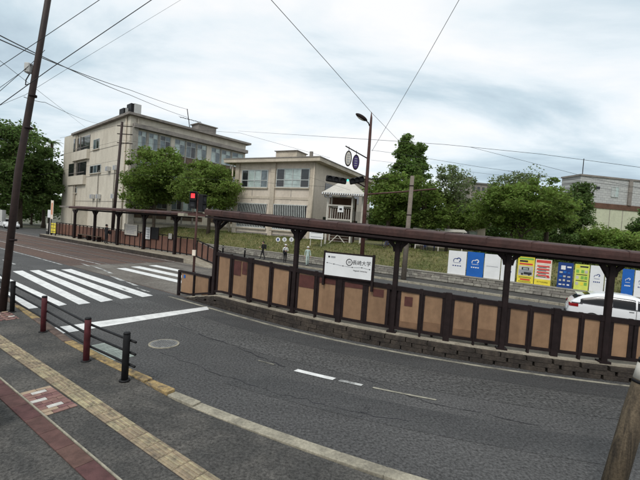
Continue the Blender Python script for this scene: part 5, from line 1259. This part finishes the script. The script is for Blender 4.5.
person(pers(284.5, 25.9), R(20), 'person in white top and dark trousers holding a black bag', CL_WHT, CL_BLK, HAIR, .08, 'fold', CL_WHT, 'side', 1.62)
person(pers(307, 26.1), R(15), 'person in pale mint clothes walking behind the shelter post', CL_MINT, CL_MINT, HAIR, .14, 'down', CL_WHT, None, 1.62)
sp_ = s_at(105, 16.2); q = P(sp_, 16.2); person((q.x, q.y, .31), R(150), 'person in dark clothes waiting on the far platform', CL_BLK, CL_BLK, HAIR, .03, 'down', None, 'side', 1.66)

# ================================================================== CARS
def car(loc, rz, label):
    o = empty('parked_car' if 'far end' in label else 'passing_car', loc, rz, label, 'car', 'white cars')
    def hw(x, z):     # half width: tumblehome above the waist, tapering to both ends
        w = .88 - .02 * max(0, .55 - z) ; w -= .32 * max(0, z - .92) ** 1.15
        w -= .10 * max(0, abs(x) - 1.55) ** 1.6; return w
    prof_low = [(-2.16, .32), (-2.2, .62), (-2.17, .84), (-2.08, .98), (-1.6, 1.0), (-.8, .97), (.2, .95), (.85, .94), (1.35, .88), (1.85, .78), (2.12, .66), (2.2, .5), (2.18, .3)]
    bm = bmesh.new(); xs = np.linspace(-2.2, 2.2, 45)
    topz = lambda x: float(np.interp(x, [-2.2, -2.14, -2.0, -1.7, -1.2, -.6, 0, .35, .8, 1.3, 1.8, 2.08, 2.2], [.7, .98, 1.08, 1.28, 1.42, 1.47, 1.45, 1.38, 1.08, .95, .84, .72, .55]))
    botz = lambda x: float(np.interp(abs(x), [0, 1.9, 2.2], [.2, .22, .36]))
    ring = 11; vs = []; fs = []
    for x in xs:
        zt, zb = topz(x), botz(x); zs = [zb + (zt - zb) * t for t in (0, .15, .35, .55, .72, .88, .97, 1.0)]
        col_ = []
        for i, z in enumerate(zs):
            w = hw(x, z); w *= {5: .985, 6: .93, 7: .72}.get(i, 1.0) if zt - .05 < 9 else 1
            col_.append((w, z))
        L_ = [(x, -w, z) for w, z in col_] + [(x, w, z) for w, z in reversed(col_)]; vs += L_
    k = 16
    for i in range(len(xs) - 1):
        for j_ in range(k): fs.append((i * k + j_, (i + 1) * k + j_, (i + 1) * k + (j_ + 1) % k, i * k + (j_ + 1) % k))
    fs.append(tuple(range(k))); fs.append(tuple((len(xs) - 1) * k + j_ for j_ in range(k - 1, -1, -1)))
    mb = MB(); mb.add(vs, fs); body = mb.build('body', CARW, o, True)
    def shell_y(x, z):
        zt, zb = topz(x), botz(x); t = (z - zb) / (zt - zb); f = float(np.interp(t, [0, .72, .88, .97, 1], [1, 1, .985, .93, .72])); return hw(x, z) * f
    def side_poly(name, pts, m, par, off=.008):
        for sg_ in (-1, 1):
            mb = MB(); n = 14; top_ = pts[0]; bot_ = pts[1]; V = []; Fc = []
            for i in range(n + 1):
                x = pts[2] + (pts[3] - pts[2]) * i / n; a = top_(x); b = bot_(x); b = min(a, b)
                for q_ in range(4): z = b + (a - b) * q_ / 3; V.append((x, sg_ * (shell_y(x, z) + off), z))
            for i in range(n):
                for q_ in range(3): Fc.append((i * 4 + q_, (i + 1) * 4 + q_, (i + 1) * 4 + q_ + 1, i * 4 + q_ + 1))
            mb.add(V, Fc); mb.build(name, m, par, True)
    wt_ = lambda x: topz(x) - .1; wb_ = lambda x: .99 - .02 * (x + 1.5)
    side_poly('side_window', (wt_, wb_, -1.78, -.72), CARG, o); side_poly('side_window', (wt_, wb_, -.66, .1), CARG, o); side_poly('side_window', (wt_, lambda x: .96, .16, .86), CARG, o)
    # rear and front screens laid on the shell
    def screen(name, x0, x1, m, sc_):
        mb = MB(); V = []; Fc = []
        for i in range(7):
            x = x0 + (x1 - x0) * i / 6; w = hw(x, topz(x)) * .69 * sc_; z = topz(x) + .012
            for y in np.linspace(-w, w, 7): V.append((x, y, z))
        for i in range(6):
            for q_ in range(6): Fc.append((i * 7 + q_, (i + 1) * 7 + q_, (i + 1) * 7 + q_ + 1, i * 7 + q_ + 1))
        mb.add(V, Fc); mb.build(name, m, o, True)
    screen('rear_window', -1.98, -1.42, CARG, .97); screen('windscreen', .3, .95, CARG, 1.0)
    side_poly('tail_light', (lambda x: .93, lambda x: .80, -2.19, -1.85), TAILR, o, .012); side_poly('headlight', (lambda x: .76, lambda x: .63, 1.85, 2.12), ALU, o, .012)
    for sg_ in (-1, 1):
        for x in (-1.33, 1.33):
            mb = MB(); mb.tube([(x, sg_ * .70, .31), (x, sg_ * .905, .31)], .31, 24); w = mb.build('wheel', TYRE, o); mb = MB(); mb.tube([(x, sg_ * .9, .31), (x, sg_ * .915, .31)], .2, 18); rim = mb.build('rim', ALU, w)
        mb = MB(); mb.ball((.72, sg_ * .97, 1.0), (.09, .12, .07), 10, 6); mb.build('mirror', CARW, o, True)
        for x in (-.68, .12): MB().box((x - .15, sg_ * (.892), .86), (.16, .02, .03)).build('door_handle', ALU, o)
        MB().box((-.69, sg_ * .886, .6), (.012, .012, .62)).build('door_gap', INK, o); MB().box((.13, sg_ * .886, .6), (.012, .012, .62)).build('door_gap', INK, o)
    side_poly('window_trim', (lambda x: 1.0 - .02 * (x + 1.5), lambda x: .965 - .02 * (x + 1.5), -1.8, .88), INK, o, .011); side_poly('sill_trim', (lambda x: .34, lambda x: .22, -1.9, 1.9), BLACKM, o, .01); side_poly('lamp_surround', (lambda x: .975, lambda x: .935, -2.1, -1.7), INK, o, .012)
    MB().box((-2.19, 0, .36), (.1, 1.5, .16)).build('bumper', BLACKM, o); MB().box((-2.215, 0, .66), (.02, .34, .17)).build('number_plate', WHITE, o)
    MB().box((-1.75, 0, 1.3), (.28, 1.0, .03)).build('spoiler', CARW, o)
    return o
tailp = P(s_at(568, 20.3, 305, -20, 12), 20.3); ch = A + R(6)
cc = tailp + Vector((math.cos(ch), math.sin(ch), 0)) * 2.15
car((cc.x, cc.y, FZ - .01), ch, 'white hatchback car passing behind the right end of the tan panels')
q = P(-73.5, 20.5); car((q.x, q.y, FZ), A, 'white car at the far end of the far road beyond the platform')

# ================================================================== OVERHEAD WIRES
def wire(pts, label, r=.012, sag=.0, kind='cable'):
    P3 = [at(x, y, d) for x, y, d in pts]; mb = MB(); path = []
    for a, b in zip(P3[:-1], P3[1:]):
        for i in range(12):
            t = i / 12; p = a.lerp(b, t); p.z -= sag * 4 * t * (1 - t) * (b - a).length * .02; path.append(p)
    path.append(P3[-1]); mb.tube(path, r * .72, 5); o = mb.build('overhead_wire', WIREM); tag(o, label, 'wire', 'overhead wires'); return o
wire([(-50, 141, 9), (52, 67.5, 9.3), (200, -33, 9.5)], 'thick wire crossing in front of the left utility pole top', .013)
wire([(-40, 126, 9), (32, 63, 10.1), (45, 50, 10.15)], 'wire rising left of the utility pole to its box', .009)
wire([(-40, 116, 9.4), (33, 64, 10.1)], 'wire just above the one reaching the pole box', .008)
wire([(-30, 86, 8), (10, 60, 8), (150, -34, 8)], 'short wire at the upper left picture corner', .009)
wire([(-60, 130, 12), (25, 95, 10.16)], 'thin wire from the left edge to the utility pole shaft', .006)
wire([(25, 95, 10.16), (70, 67, 12), (230, -30, 18)], 'thin wire rising right from the utility pole shaft', .006)
wire([(24, 97, 10.16), (45, 102.3, 15), (101, 123.5, 50)], 'service wire from the utility pole to the cream block roof', .013, .25)
wire([(-70, 6, 9), (40, 92, 20), (85, 127, 55)], 'thin wire crossing behind the pole towards the cream block', .012)
wire([(-90, -2, 9), (62, 66, 20), (130, 90, 34), (188, 109.5, c0.y + 8)], 'upper of the two dark wires above the cream block', .03, .2)
wire([(-90, -12, 9), (54, 62, 19), (130, 95, 34), (188, 117.5, c0.y + 8)], 'lower of the two dark wires above the cream block', .03, .2)
wire([(230, -46, 15), (327, 62, 20), (371, 112, 28), (398, 140, 40)], 'span wire descending right past the lamp head', .02)
wire([(485, -46, 16), (424, 62, 21), (372, 151, 28)], 'span wire descending left to the lamp pole', .018)
wire([(238, 131, 60), (330, 137, 30), (371, 139.5, 27), (445, 144.5, 27), (540, 154, 26), (660, 170, 25)], 'longest tram wire crossing the sky at right', .018)
wire([(470, 147, 26.8), (595, 179, 24), (660, 192, 23.5)], 'lower tram wire above the tiled building', .014)
wire([(371, 150, 28.6), (400, 154, 28.5), (480, 167, 28), (585, 181.5, 27), (660, 191, 26)], 'tram wire passing above the broad green tree', .015)
wire([(371, 160, 28.6), (480, 173, 28), (560, 182, 27), (650, 196, 26)], 'thin tram wire just under the other tram wires', .011)
wire([(60, 138, 40), (122, 124.5, 39.9), (240, 133, 40), (330, 158, 40)], 'wire passing the top of the slim dark pole', .016)
wire([(40, 160, 40), (122, 140, 39.9), (200, 150, 42)], 'second wire on the slim dark pole', .014)
wire([(40, 175, 40), (118, 160, 39.9)], 'third wire low on the slim dark pole', .014)
wire([(95, 172, 30), (240, 181, 30), (330, 187, 29)], 'thin wire crossing the trees before the annex', .012)
wire([(222, 165, 41), (312, 178, 38), (350, 190, 34)], 'thin wire across the front of the annex', .012)
